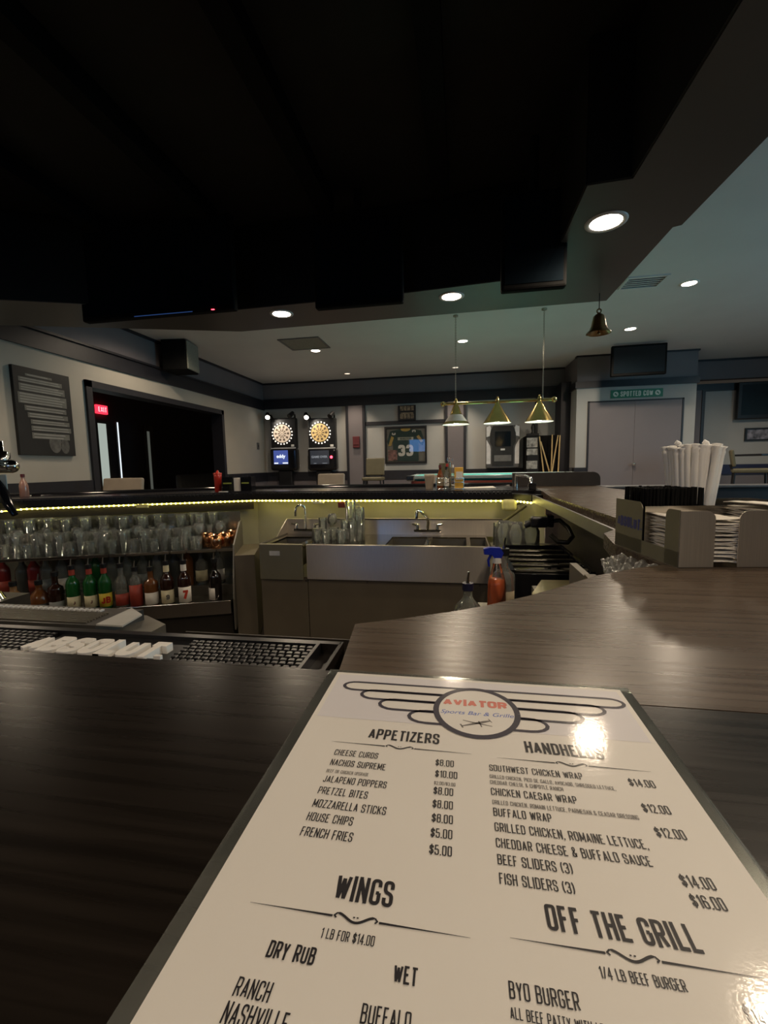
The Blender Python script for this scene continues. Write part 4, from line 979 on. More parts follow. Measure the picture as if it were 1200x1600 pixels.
# glasses draining on the sink deck
G = 'glasses on the sink deck'
dz = sz-.008
for i, (px, py, Y, kind, flip, lab) in enumerate((
    (497, 852, 3.00, 'rocks', 1, 'upturned short glass by the hand sink, leftmost on the steel deck'), (510, 852, 2.94, 'rocks', 1, 'upturned short glass, second from the hand sink'),
    (522, 850, 3.05, 'rocks', 1, 'upturned short glass in the middle of the steel deck'), (534, 850, 2.95, 'rocks', 1, 'upturned short glass before the tall glasses'),
    (505, 838, 3.16, 'highball', 1, 'upturned tall glass behind the short glasses, left'), (520, 838, 3.18, 'wine', 0, 'stemmed wine glass standing behind the upturned glasses'),
    (540, 845, 3.06, 'highball', 1, 'upturned tall glass left of the stacked pints'), (551, 846, 3.02, 'pint', 1, 'upturned pint glass on the sink deck, front of its cluster'),
    (562, 846, 3.05, 'pint', 1, 'upturned pint glass right of its cluster on the sink deck'), (549, 840, 3.17, 'pint', 0, 'pint glass standing upright at the back of the sink deck'),
    (564, 840, 3.20, 'highball', 0, 'upright tall glass at the back of the sink deck'))):
    v = PY(px, py, Y); glassware(kind, (v.x, Y, dz), lab, G, flip=bool(flip))
v = PY(549, 840, 3.17); glassware('mug', (v.x, 3.17, dz+.146), 'glass mug resting on top of the upright pint at the sink', G, flip=True)
v = PY(562, 846, 3.05); glassware('rocks', (v.x, 3.05, dz+.146), 'short glass stacked on the upturned pint at the sink', G, flip=True)

# bottle station in the left wing -----------------------------------------
U = Vector((-.94, -.342, 0)).normalized(); N = Vector((.342, -.94, 0)).normalized()       # along to the left, and towards the bartender
ang = math.atan2(-U.y, -U.x)
S0 = Vector((-1.60, 2.86, 0))                       # right end of the glass shelf's front edge
SH1, SH2 = .70, .345
LEN = 1.95
t = thing('back_bar_station', 'steel two tier station for glassware and bottles left of the sinks', 'shelving', (S0.x, S0.y, 0), ang)
# local x runs to the right (0 at the right end), local y away from the bartender
part('shelf', MB().box(-LEN, 0, .007, .395, SH1-.008, SH1), 'shelf_glass', t, 'upper shelf of clear glass')
part('shelf_lip', MB().bbox(-LEN, 0, -.008, .006, SH1-.016, SH1+.006, .004), 'steel', t, 'bright steel lip')
part('shelf', MB().box(-LEN, -.02, -.10, .40, SH2-.012, SH2), 'dull_steel', t, 'lower bottle shelf')
part('shelf_front', MB().bbox(-LEN, -.02, -.112, -.10, SH2-.085, SH2+.012, .004), 'steel', t)
part('back_panel', MB().box(-LEN, 0, .40, .41, .1, .93), 'mirror', t)
part('riser', MB().box(-LEN, -.02, .10, .40, SH2, SH2+.07), 'dull_steel', t)
ep = [(-.13, .15), (.42, .15), (.42, SH1+.16), (.30, SH1+.155), (-.02, SH1+.03), (-.10, SH2+.16), (-.13, SH2+.02)]
part('end_panel', MB().extr([(.0, y, z) for y, z in ep], (.01, 0, 0)), 'dull_steel', t)
part('end_cabinet', MB().box(.012, .15, -.06, .40, .03, .66), 'kick', t)
part('base', MB().box(-LEN, -.02, -.06, .38, 0, SH2-.09), 'panel', t)
def st(px, py, z): return PZ(px, py, z)
def along(px, py, back, z):
    """place on the station at column px (photo), `back` behind the glass shelf's front edge"""
    d = ray(px, py); p0 = S0-N*back
    # intersect the vertical plane through p0 along U
    k = (p0-EYE).to_2d(); a = d.to_2d(); n2 = N.to_2d(); s = k.dot(n2)/a.dot(n2); q = EYE+d*s
    return Vector((q.x, q.y, z))
G = 'glasses on the back bar station shelf'
rg = random.Random(5)
kinds = ['pint', 'pint', 'rocks', 'highball', 'wine', 'pint']
ORD = 'first second third fourth fifth sixth seventh eighth ninth tenth eleventh twelfth thirteenth fourteenth fifteenth sixteenth seventeenth eighteenth nineteenth twentieth'.split()+['twenty-%s' % w_ for w_ in 'first second third fourth fifth sixth seventh eighth ninth'.split()]+['thirtieth']
row_names = ('front row', 'second row', 'third row', 'rear row')
for row in range(4):
    back = .055+row*.095
    xk = 8+row*5
    i = 0
    while xk < 356-row*2:
        if row == 0 and 88 < xk < 100: pass
        kind = kinds[(i*7+row*3) % len(kinds)] if row else ['rocks', 'pint', 'rocks', 'highball'][i % 4]
        if row and kind == 'rocks': kind = 'pint'
        v = along(xk, 850, back, SH1+.001)
        up_ = kind != 'wine' and (i+row) % 3 != 0
        lab = '%s %s, %s from left, %s of upper glass shelf' % ('upturned' if up_ else 'upright', {'pint': 'pint glass', 'rocks': 'short glass', 'highball': 'tall straight glass', 'wine': 'stemmed wine glass'}[kind], ORD[i], row_names[row])
        if not (row <= 1 and xk > 318):
            glassware(kind, v, lab, G, flip=up_)
            if row in (1, 2, 3) and kind == 'pint' and i % 2 == 0 and row != 1:
                glassware('rocks', (v.x, v.y, v.z+.147), 'short glass stacked on the %s glass from left, %s of glass shelf' % (ORD[i], row_names[row]), G, flip=True)
        xk += 16.5-row*.8+rg.uniform(-.6, .6); i += 1
G = 'copper mugs'
for px, back, lab in ((338, .05, 'copper mug at the front right of the glass shelf'), (352, .13, 'copper mug behind the front one on the glass shelf'), (364, .24, 'copper mug at the back right corner of the glass shelf'), (325, .15, 'leftmost copper mug on the glass shelf')):
    v = along(px, 850, back, SH1+.001)
    t = thing('copper_mug', lab, 'mug', pt3(v), 2.5, G)
    part('cup', MB().lathe([(.034, 0), (.038, .004), (.040, .05), (.039, .10), (.037, .10), (.036, .012), (.0005, .010)], n=24).add([(.034*math.cos(2*PI*k/24), .034*math.sin(2*PI*k/24), 0) for k in range(24)], [tuple(range(24))[::-1]]), 'copper', t)
    part('handle', MB().tube([(.038, 0, .085), (.062, 0, .082), (.070, 0, .05), (.058, 0, .022), (.038, 0, .02)], .005, 8), 'brass', t)

# bottles
BM = {}
def gl(name, col, rough=.08): 
    if name not in BM: BM[name] = mat(name, col, rough, var=.1, spec=.6, coat=.6, coat_rough=.04)
    return BM[name]
PROF = {
 'bourbon': [(.034, 0), (.037, .004), (.037, .165), (.033, .185), (.018, .212), (.0145, .222), (.0145, .285), (.016, .287), (.016, .296)],
 'tall':    [(.032, 0), (.0345, .004), (.0345, .180), (.030, .200), (.016, .225), (.0135, .235), (.0135, .290), (.015, .292), (.015, .300)],
 'square':  [(.036, 0), (.038, .003), (.038, .150), (.035, .166), (.018, .182), (.015, .192), (.015, .250), (.017, .252), (.017, .262)],
 'squat':   [(.046, 0), (.050, .006), (.050, .085), (.042, .125), (.022, .150), (.016, .162), (.016, .200), (.018, .202), (.018, .212)],
 'arch':    [(.034, 0), (.036, .003), (.036, .150), (.034, .185), (.022, .205), (.014, .214), (.014, .255), (.016, .257), (.016, .266)],
}
def bottle(loc, prof, gcol, lab, label_m=None, lz=(.03, .12), cap='black', neck=None, pourer=True, text=None, tcol='red', tsize=.04, group='liquor bottles on the station', rz=None, fill=None):
    p = [(r*1.17, z) for r, z in PROF[prof]]; H = p[-1][1]
    face = math.atan2(-loc[1], -loc[0])+PI/2 if rz is None else rz       # local -y looks at the bartender's side
    t = thing('liquor_bottle', lab, 'bottle', tuple(loc), face, group)
    part('glass', MB().lathe(p, n=22).add([(p[0][0]*math.cos(2*PI*k/22), p[0][0]*math.sin(2*PI*k/22), 0) for k in range(22)], [tuple(range(22))[::-1]]), gcol, t)
    if fill is not None:
        q = [(max(.001, r-.003), z+.003) for r, z in p if z < fill]; q = [(.0005, .004)]+q
        part('liquor', MB().lathe(q+[(q[-1][0], fill), (.0005, fill)], n=20), fill_m.get(t['label'], None) or FILLM, t)
    if label_m:
        r = max(p[k][0] for k in range(len(p)))+.0006
        part('label', MB().lathe([(r, lz[0]), (r+.0003, lz[0]), (r+.0003, lz[1]), (r, lz[1])], n=16, a0=-PI/2-1.15, a1=-PI/2+1.15), label_m, t)
        if text:
            tm = MB(); z0 = (lz[0]+lz[1])/2-tsize/2; W1 = letters(MB(), text, (0,0,0), (1,0,0), (0,0,1), tsize, .62, .24, .08)
            letters(tm, text, (-W1/2, 0, z0), (1,0,0), (0,0,1), tsize, .62, .24, .08, dense=8)
            tm.v = [((r+.0012)*math.sin(x/r), -(r+.0012)*math.cos(x/r), z) for x, y, z in tm.v]
            part('label_text', tm, tcol, t)
    rn_ = p[-1][0]
    if neck: part('neck_label', MB().lathe([(p[-4][0]+.002, p[-4][1]+.006), (p[-3][0]+.0012, p[-3][1]-.004)], n=16), neck, t)
    part('cap', MB().cone((0, 0, H-.022), (0, 0, H+.006), rn_+.0012, rn_+.0008, 16), cap, t)
    if pourer: part('pourer', MB().tube([(0, 0, H+.004), (0, 0, H+.022), (.004, 0, H+.05)], [.008, .0055, .004], 8), 'chrome', t)
    return t
fill_m = {}; FILLM = gl('amber_liquor', (.22, .09, .02))
AMB = gl('amber_bottle', (.16, .06, .018)); DKB = gl('dark_brown_bottle', (.028, .010, .006)); GRN = gl('green_bottle', (.012, .10, .022)); CLR = 'glass2'
BLK = gl('black_bottle', (.010, .007, .006)); TAN = gl('honey_bottle', (.26, .15, .07)); REDB = gl('red_liqueur_bottle', (.20, .02, .02)); BLU_ = gl('smoky_bottle', (.06, .065, .06))
CRM = mat('cream_label', (.74, .67, .44), .55); WHT = mat('white_label', (.84, .80, .72), .55); YLW = mat('yellow_label', (.80, .60, .06), .5); RDL = mat('red_label', (.36, .055, .035), .5)
GRY = mat('grey_blue_label', (.26, .28, .27), .5); DRK = mat('dark_label', (.05, .045, .04), .5); BEI = mat('beige_label', (.34, .28, .18), .6)
FR = -.055    # front row sits ahead of the glass shelf
z1 = SH2+.001
def B(px, back, *a, **k): return bottle(along(px, 940, back, z1 if back < .08 else z1+.07), *a, **k)
B(23, FR, 'squat', TAN, 'squat honey coloured bottle with beige label, leftmost of the front row', BEI, (.02, .07), pourer=False)
B(63, FR, 'squat', AMB, 'squat brown bottle next to the leftmost bottle', DRK, (.02, .07))
B(89, FR, 'square', DKB, 'dark bottle with rounded grey blue label, left of the green bottles', GRY, (.01, .075), pourer=False)
B(116, FR, 'tall', GRN, 'green bottle with cream label and red capped neck, leftmost green one', CRM, (.02, .10), cap='black', neck=RDL, text='J', tcol='maroon', tsize=.022)
B(143, FR, 'tall', GRN, 'green bottle with cream label in the middle of the three green bottles', CRM, (.02, .10), cap='black', neck=RDL, text='J', tcol='maroon', tsize=.022)
B(166, FR, 'tall', GRN, 'green bottle with yellow label and red letters', YLW, (.02, .11), cap='black', neck=RDL, text='JB', tcol='red', tsize=.045)
B(192, FR, 'bourbon', CLR, 'clear bottle with slanted dark red label right of the green bottles', RDL, (.02, .10))
B(214, FR, 'arch', CLR, 'clear bottle with arched red label', RDL, (.008, .155))
B(238, FR, 'square', AMB, 'amber bottle with white label', WHT, (.012, .095))
B(263, FR, 'bourbon', DKB, 'dark brown bottle with cream label and beige neck band', CRM, (.012, .105), neck=CRM, text='9', tcol='grey_plastic', tsize=.034)
B(290, FR, 'bourbon', DKB, 'dark brown bottle with a big red seven on a white label', WHT, (.010, .12), neck=WHT, text='7', tcol=mat('label_red', (.62, .06, .03), .5), tsize=.068)
B(338, FR, 'bourbon', BLK, 'black bottle with half white label, rightmost of the front row', WHT, (.015, .10), pourer=True, rz=-.7)
G2 = 'liquor bottles on the raised back row'
row2 = ((10, 'tall', REDB, 'red bottle at the left end of the back row', RDL, 'red'), (40, 'bourbon', BLU_, 'smoky bottle in the back row behind the squat ones', None, 'black'), (58, 'tall', REDB, 'second red bottle of the back row', RDL, 'red'),
        (78, 'bourbon', CLR, 'clear bottle with pale label in the back row, left of the white capped one', GRY, 'black'), (102, 'tall', CLR, 'clear bottle with a white neck band in the back row', WHT, 'white_plastic'), (130, 'tall', CLR, 'clear bottle behind the green bottles, left', None, 'black'),
        (154, 'tall', GRN, 'green bottle in the back row behind the other green ones', None, 'black'), (180, 'bourbon', CLR, 'clear bottle in the back row behind the yellow label', None, 'black'), (203, 'bourbon', CLR, 'clear bottle in the back row behind the red labels', None, 'black'),
        (228, 'arch', CLR, 'clear bottle in the back row with a grey label', GRY, 'black'), (250, 'tall', CLR, 'clear bottle in the back row behind the cream label', None, 'black'), (277, 'tall', BLU_, 'smoky bottle in the back row left of the pink capped one', None, 'black'),
        (297, 'tall', AMB, 'bottle with pink red cap in the back row', None, 'red'), (318, 'square', CLR, 'clear bottle with cream label in the back row', CRM, 'black'), (345, 'bourbon', CLR, 'clear bottle at the right end of the back row', WHT, 'black'))
for px, pf, g, lab, lm, cp in row2:
    B(px, .17, pf, g, lab, lm, (.03, .11), cap=cp, group=G2)

# ice bin with ribbed cover in front, behind the bar mat -------------------
IZ = .88
t = thing('ice_bin', 'low steel ice bin with ribbed cover just behind the bar mat', 'ice bin', (-1.4, .98, 0))
top = [(-2.3, .935), (-.915, .935), (-.88, 1.065), (-2.3, 1.062)]
part('body', MB().prism([(-2.3, .55), (-.80, .55), (-.795, 1.04), (-.90, 1.10), (-2.3, 1.10)], .1, IZ-.03), 'dull_steel', t, world=True)
part('cover', MB().prism(top, IZ-.03, IZ), mat('dark_ribbed_steel', (.10, .098, .095), .4, .7), t, world=True)
rb = MB()
for i in range(9): rb.box(-2.28, -.95, .945+i*.009, .948+i*.009, IZ, IZ+.004)
part('ribs', rb, 'dull_steel', t, world=True)
sl = MB()
for i in range(26): sl.box(-1.42+i*.017, -1.412+i*.017, 1.030, 1.045, IZ, IZ+.004)
part('slots', sl, 'silver_plastic', t, world=True)
fl = PZ(206, 952, IZ+.01), PZ(222, 962, IZ+.01), PZ(191, 980, IZ+.01), PZ(150, 977.5, IZ+.01)
m = MB().extr([(v.x, v.y, v.z) for v in fl], (0, 0, .004))
solo('cover_flap', m, mat('frosted_plastic', (.50, .50, .48), .35, var=.1), 'pale translucent plastic flap at the right end of the ribbed ice bin cover', 'flap', (fl[0].x, fl[0].y, IZ), world=True)
t = thing('speed_rail', 'dark empty bottle rail between the ice bin and the sinks', 'rail', (-.6, 1.2, 0))
part('trough', MB().box(-.79, -.18, 1.0, 1.12, .66, .67).box(-.79, -.18, 1.0, 1.005, .66, .76).box(-.79, -.18, 1.115, 1.12, .66, .80), 'panel', t, world=True)
part('support', MB().box(-.76, -.74, 1.02, 1.10, 0, .66).box(-.22, -.20, 1.02, 1.10, 0, .66), 'panel', t, world=True)

# things under the right counter -------------------------------------------
RZ = .80
t = thing('drying_rack', 'black slatted rack of metal bars under the right counter', 'rack', (.4, 2.2, 0))
fr_ = MB()
fr_.box(.215, .235, 1.95, 2.60, RZ-.10, RZ+.004).box(.545, .565, 1.95, 2.60, RZ-.10, RZ+.004).box(.235, .545, 2.58, 2.60, RZ-.10, RZ).box(.235, .545, 1.95, 1.965, RZ-.16, RZ-.012)
part('frame', fr_, 'gloss_black', t, world=True)
for i in range(5):
    y = 1.985+i*.115; part('bar', MB().bbox(.236, .544, y, y+.028, RZ-.018, RZ-.002, .006), 'bar_steel', t, world=True)
part('tray', MB().box(.236, .544, 1.966, 2.578, RZ-.16, RZ-.15), 'matt_black', t, world=True)
part('leg', MB().box(.22, .24, 1.96, 1.98, 0, RZ-.10), 'black', t, world=True); part('leg', MB().box(.54, .56, 1.96, 1.98, 0, RZ-.10), 'black', t, world=True)
part('leg', MB().box(.22, .24, 2.57, 2.59, 0, RZ-.10), 'black', t, world=True); part('leg', MB().box(.54, .56, 2.57, 2.59, 0, RZ-.10), 'black', t, world=True)
# steel shelf behind the rack carrying the jars
t = thing('under_shelf', 'low steel shelf in the right corner beyond the drying rack', 'shelf', (.45, 2.85, 0))
part('top', MB().box(.20, .62, 2.64, 3.08, .71, .725), 'dull_steel', t, world=True)
part('leg', MB().box(.22, .24, 2.66, 2.68, 0, .71), 'dull_steel', t, world=True); part('leg', MB().box(.58, .60, 2.66, 2.68, 0, .71), 'dull_steel', t, world=True)
part('leg', MB().box(.22, .24, 3.04, 3.06, 0, .71), 'dull_steel', t, world=True); part('leg', MB().box(.58, .60, 3.04, 3.06, 0, .71), 'dull_steel', t, world=True)
G = 'jars on the corner shelf'
for px, Y, kind, lab, fl_ in ((787, 2.85, 'jar', 'clear glass jar at the left of the corner shelf', 0), (806, 2.80, 'jar', 'clear glass jar in the middle of the corner shelf', 0), (829, 2.84, 'jar', 'clear glass jar at the right of the corner shelf under the black soda gun', 0), (778, 3.0, 'highball', 'tall clear glass behind the jars on the corner shelf', 1)):
    v = PY(px, 840, Y); o = glassware(kind, (v.x, Y, .7255), lab, G, flip=bool(fl_))
for px, lab, c in ((815, 'small white shaker cap in front of the jars, left', 'white_plastic'), (828, 'small white shaker cap in front of the jars, middle', 'white_plastic'), (836, 'small white and blue shaker cap in front of the jars, right', 'white_plastic')):
    v = PY(px, 846, 2.69)
    o = thing('shaker_cap', lab, 'cap', (v.x, 2.69, .7255)); part('cap', MB().lathe([(.014, 0), (.014, .022), (.010, .034), (.0005, .036)], n=14).disc((0,0,0), .014, 14, 'z'), c, o)
    part('band', MB().lathe([(.0145, .004), (.0145, .012)], n=14), 'blue' if px == 836 else 'silver_plastic', o)
v = PY(869, 845, 2.62)
t = thing('sponge', 'pale yellow sponge with a green scouring side beyond the drying rack', 'sponge', (v.x, 2.69, .7255))
part('foam', MB().bbox(-.045, .03, -.02, .02, 0, .055, .006), 'sponge', t); part('scourer', MB().bbox(.030, .042, -.02, .02, 0, .05, .003), 'green', t)
# soda gun and hose
v = PY(843, 815, 2.72)
t = thing('soda_gun', 'black soda gun with coiled hose hanging under the right counter', 'soda gun', (v.x, 2.72, v.z))
part('head', MB().bbox(-.055, .05, -.03, .03, -.035, .03, .014, 3), 'black', t)
part('nozzle', MB().cone((-.05, 0, -.01), (-.085, 0, -.03), .02, .014, 12), 'black', t)
part('holster', MB().bbox(.035, .075, -.04, .04, -.03, Z0-.11-v.z, .006), 'gloss_black', t)
part('hose', MB().tube([(.05, .0, -.0), (.11, -.02, .01), (.15, -.06, -.03), (.16, -.12, -.07), (.13, -.14, -.10), (.08, -.12, -.10), (.05, -.08, -.07)], .014, 8), mat('hose_rubber', (.02, .019, .012), .35), t)
a, b = PY(772, 826, 3.05), PY(822, 790, 3.05)
solo('drain_pipe', MB().tube([(a.x, 3.05, a.z), (b.x, 3.05, b.z)], .010, 8), mat('olive_pipe', (.18, .165, .06), .4, .5), 'thin pipe running diagonally up to the right corner of the yellow lit board', 'pipe', (a.x, 3.05, a.z), world=True)
# steel lid, the yellow light on it put into its colour
v0, v1, v2 = PZ(824, 927, .78), PZ(846, 906, .78), PZ(928, 907, .78)
t = thing('steel_bin', 'steel bin with a bright slanted rim in front of the drying rack', 'bin', ((v0.x+v2.x)/2, (v0.y+v2.y)/2, 0))
part('lid', MB().prism([(v0.x+.016, 1.58), (v0.x+.016, v0.y), (v1.x, v1.y), (v2.x, v2.y), (v2.x, 1.58)], .768, .78), mat('steel_tinted_as_lit', (.62, .54, .30), .28, 1, var=.08), t, world=True)
part('body', MB().box(v0.x+.04, v2.x-.02, 1.60, 1.84, .25, .767), 'dull_steel', t, world=True)
part('leg', MB().box(v0.x+.05, v0.x+.08, 1.66, 1.70, 0, .25), 'dull_steel', t, world=True); part('leg', MB().box(v2.x-.06, v2.x-.03, 1.79, 1.82, 0, .25), 'dull_steel', t, world=True)
# low shelf carrying the spray bottle and two bottles
t = thing('under_shelf', 'narrow steel shelf behind the brown counter holding the spray bottle', 'shelf', (.1, 1.75, 0))
part('top', MB().box(.075, .255, 1.62, 1.93, .645, .66).box(.10, .16, 1.71, 1.79, .66, .674), 'dull_steel', t, world=True)
part('leg', MB().box(.08, .10, 1.64, 1.66, 0, .645), 'dull_steel', t, world=True); part('leg', MB().box(.22, .24, 1.64, 1.66, 0, .645), 'dull_steel', t, world=True)
v = PY(776, 930, 1.75)
t = thing('spray_bottle', 'spray bottle of orange cleaner with a blue trigger head', 'spray bottle', (v.x, 1.75, .675), .1)
part('body', MB().lathe([(.034, 0), (.037, .006), (.036, .12), (.030, .15), (.017, .19), (.015, .215), (.013, .215)], n=22).disc((0,0,0), .034, 22, 'z'), 'pane', t)
part('cleaner', MB().lathe([(.0005, .002), (.033, .003), (.0352, .007), (.0345, .118), (.030, .140), (.0005, .141)], n=20), mat('orange_cleaner', (.85, .20, .06), .3, coat=.3, emit=None), t)
part('trigger_head', MB().extr([(-.050, -.011, .240), (-.052, -.011, .262), (-.030, -.011, .268), (.012, -.011, .266), (.024, -.011, .245), (.016, -.011, .225), (-.012, -.011, .225), (-.020, -.011, .238)], (0, .022, 0)), 'blue', t)
part('collar', MB().cone((0, 0, .205), (0, 0, .226), .018, .016, 16), 'white_plastic', t)
part('trigger', MB().tube([(-.022, 0, .240), (-.034, 0, .215), (-.030, 0, .190)], [.006, .005, .004], 8), 'blue', t)
v = PY(739, 930, 1.72)
t2 = thing('under_shelf', 'low narrow steel shelf left of the spray bottle', 'shelf', (0, 1.72, 0))
part('top', MB().box(-.02, .068, 1.62, 1.86, .573, .585), 'dull_steel', t2, world=True); part('leg', MB().box(.0, .02, 1.70, 1.72, 0, .573), 'dull_steel', t2, world=True)
bottle((v.x-.02, 1.72, .586), 'squat', 'glass2', 'clear bottle with black pourer between sinks and brown counter', None, cap=mat('dark_navy_cap', (.02, .02, .05), .4), group='bottles behind the brown counter')
v = PY(787, 925, 1.80)
bottle((v.x, 1.80, .661), 'square', 'glass2', 'clear bottle with metal pourer right of the spray bottle', BEI, (.02, .10), cap='black', group='bottles behind the brown counter')
# plastic film bag
bg = MB(); q = random.Random(8); n = 18; vs = []; fs = []
cA, cB, cC, cD = PX(938, 868, .32), PX(975, 866, .356), PX(1034, 890, .378), PX(948, 896, .305)
for i in range(n+1):
    for j in range(n+1):
        a_, b_ = i/n, j/n; p = (cA*(1-a_)+cB*a_)*(1-b_)+(cD*(1-a_)+cC*a_)*b_
        vs.append((p.x, p.y, p.z+.006*math.sin(i*.9+j*.5)*math.sin(j*.7)+.004*q.random()-.012*(1-a_)))
for i in range(n):
    for j in range(n): a = i*(n+1)+j; fs.append((a, a+1, a+n+2, a+n+1))
bg.add(vs, fs, True)
t = thing('plastic_bag', 'crumpled clear plastic bag on a ledge beside the steel caddy', 'bag', (.33, 1.1, .97))
part('film', bg, 'bag', t, world=True)
t = thing('under_shelf', 'steel ledge under the right counter below the plastic bag', 'shelf', (.4, 1.2, 0))
part('top', MB().prism([(.315, .97), (.355, .98), (.352, 1.22), (.325, 1.22)], .962, .972), 'kick', t, world=True)
part('bracket', MB().box(.33, .35, 1.05, 1.40, .70, .962), 'dull_steel', t, world=True)
part('leg', MB().box(.33, .35, 1.2, 1.23, 0, .70), 'dull_steel', t, world=True)

# ================================================================== ON THE FAR COUNTER
TOP = Z0+.0005
v = PZ(341, 770, TOP)
kx, ky = v.x-.05, 3.52
v = PY(341, 760, ky)
t = thing('ketchup_bottle', 'red squeeze bottle on the far counter beside the black organiser', 'bottle', (v.x, ky, TOP))
part('body', MB().lathe([(.026, 0), (.029, .004), (.030, .10), (.032, .125), (.034, .152), (.0005, .153)], n=22).disc((0,0,0), .026, 22, 'z'), 'red', t)
part('cap', MB().lathe([(.0345, .150), (.035, .163), (.012, .168), (.008, .185), (.0005, .187)], n=20), 'red', t)
v = PY(374, 760, 3.56)
t = thing('bar_organizer', 'black napkin and straw organiser with pale centre slot on the far counter', 'organizer', (v.x, 3.56, TOP), .15)
part('tray', MB().bbox(-.125, .125, -.06, .06, 0, .006, .002), 'black', t)
for s, x0, x1 in ((0, -.125, -.033), (1, .033, .125)):
    part('bin', MB().box(x0, x1, -.06, -.056, .006, .125).box(x0, x1, .056, .06, .006, .125).box(x0, x0+.004, -.056, .056, .006, .125).box(x1-.004, x1, -.056, .056, .006, .125), 'gloss_black', t)
part('napkin_slot', MB().box(-.029, .029, -.05, .05, .006, .118), 'napkin', t, 'pale paper stack')
part('bin_stripe', MB().box(-.118, -.045, -.0615, -.0602, .068, .080).box(.042, .105, -.0615, -.0602, .068, .080), mat('yellow_green_stripe', (.30, .34, .06), .4), t, 'yellow green stripe')  # plain yellow green stripe across each bin
rs = random.Random(4); p0 = None
for i in range(16):
    x = rs.choice([-1, 1])*rs.uniform(.045, .112); y = rs.uniform(-.045, .045)
    if p0 is None: p0 = o = solo('drink_straw', MB().tube([(0,0,0), (0,0,.135)], .003, 6), 'black', 'black straw standing in the black organiser', 'straw', group='straws in the black organiser')
    else: o = p0.copy(); COL.objects.link(o)
    w_ = Vector((v.x, 3.56, TOP+.007))+Vector((x*math.cos(.15)-y*math.sin(.15), x*math.sin(.15)+y*math.cos(.15), 0)); o.location = w_; o.rotation_euler = (rs.uniform(-.1, .1), rs.uniform(-.1, .1), 0)
v = PY(344, 771, 3.40)
solo('sugar_packet', MB().bbox(-.03, .045, -.015, .015, 0, .008, .002), 'white_plastic', 'small white packet lying in front of the red squeeze bottle', 'packet', (v.x, 3.44, TOP))
# wire caddy with condiments
cy = 3.62
v = PY(703, 760, cy)
t = thing('condiment_rack', 'chrome wire rack of sauces with a ring handle on the far counter', 'condiment rack', (v.x, cy, TOP))
wr = MB()
for z in (.004, .055, .088):
    wr.tube([(-.11, -.045, z), (.11, -.045, z), (.11, .045, z), (-.11, .045, z), (-.11, -.045, z)], .0028, 6)
for x in (-.11, -.036, .036, .11):
    for y in (-.045, .045): wr.tube([(x, y, 0), (x, y, .09)], .0024, 6)
part('basket', wr, 'chrome', t); part('base', MB().box(-.108, .108, -.043, .043, .002, .005), 'chrome', t)
part('handle', MB().tube([(.0, .0, .005), (.0, .0, .215)], .003, 6).ring_torus((0, 0, .235), .020, .003, 18, 6, 'y'), 'chrome', t)
def sauce(x, y, h, r, gc, cap, lab, label=None, z=TOP+.0055):
    o = thing('sauce_bottle', lab, 'bottle', (v.x+x, cy+y, z), 0, 'sauces in the chrome rack')
    part('glass', MB().lathe([(r*.92, 0), (r, .004), (r, h*.55), (r*.8, h*.64), (r*.42, h*.76), (r*.38, h*.90), (r*.40, h*.90)], n=18).disc((0,0,0), r*.92, 18, 'z'), gc, o)
    part('cap', MB().cone((0, 0, h*.88), (0, 0, h), r*.5, r*.46, 14), cap, o)
    if label: part('label', MB().lathe([(r+.0008, h*.12), (r+.0008, h*.48)], n=14, a0=-PI/2-1.2, a1=-PI/2+1.2), label, o)
sauce(-.078, -.01, .19, .026, gl('hot_sauce', (.20, .055, .015)), 'maroon', 'hot sauce bottle with dark red cap at the left of the chrome rack', BEI)
sauce(-.028, -.012, .175, .022, 'glass2', 'black', 'clear sauce bottle with black cap in the middle of the chrome rack', WHT)
sauce(-.022, .026, .20, .021, 'glass2', 'red', 'clear bottle with red cap at the back of the chrome rack')
sauce(.022, .028, .19, .020, 'glass2', 'white_plastic', 'clear bottle with white cap at the back of the chrome rack')
t2 = thing('sweetener_box', 'yellow box of packets at the right end of the chrome rack', 'box', (v.x+.072, cy-.003, TOP+.0055), 0)
part('carton', MB().bbox(-.035, .035, -.036, .036, .0, .168, .003), 'yellow', t2); part('label', MB().box(-.022, .030, -.0372, -.0362, .07, .135), 'white_plastic', t2)
solo('menu_card', MB().box(-.05, .05, -.004, .004, 0, .21), mat('olive_card', (.14, .13, .08), .5), 'olive card standing behind the sauce rack', 'card', (v.x-.04, cy+.085, TOP))
solo('cup_stack', MB().lathe([(.030, 0), (.040, .10), (.044, .12), (.0005, .121)], n=18), 'tan', 'pale paper cup left of the sauce rack on the far counter', 'cup', (v.x-.17, cy+.05, TOP))
p = PZ(745, 764, TOP)
solo('paper_sheet', MB().add([(-.14, -.06, .001), (.14, -.03, .001), (.12, .10, .001), (-.12, .07, .001), (-.14, -.06, .002), (.14, -.03, .002), (.12, .10, .010), (-.12, .07, .002)], [(0,3,2,1),(4,5,6,7),(0,1,5,4),(1,2,6,5),(2,3,7,6),(3,0,4,7)]), 'napkin', 'white paper lying right of the sauce rack on the far counter', 'paper', (p.x+.02, 3.72, TOP))
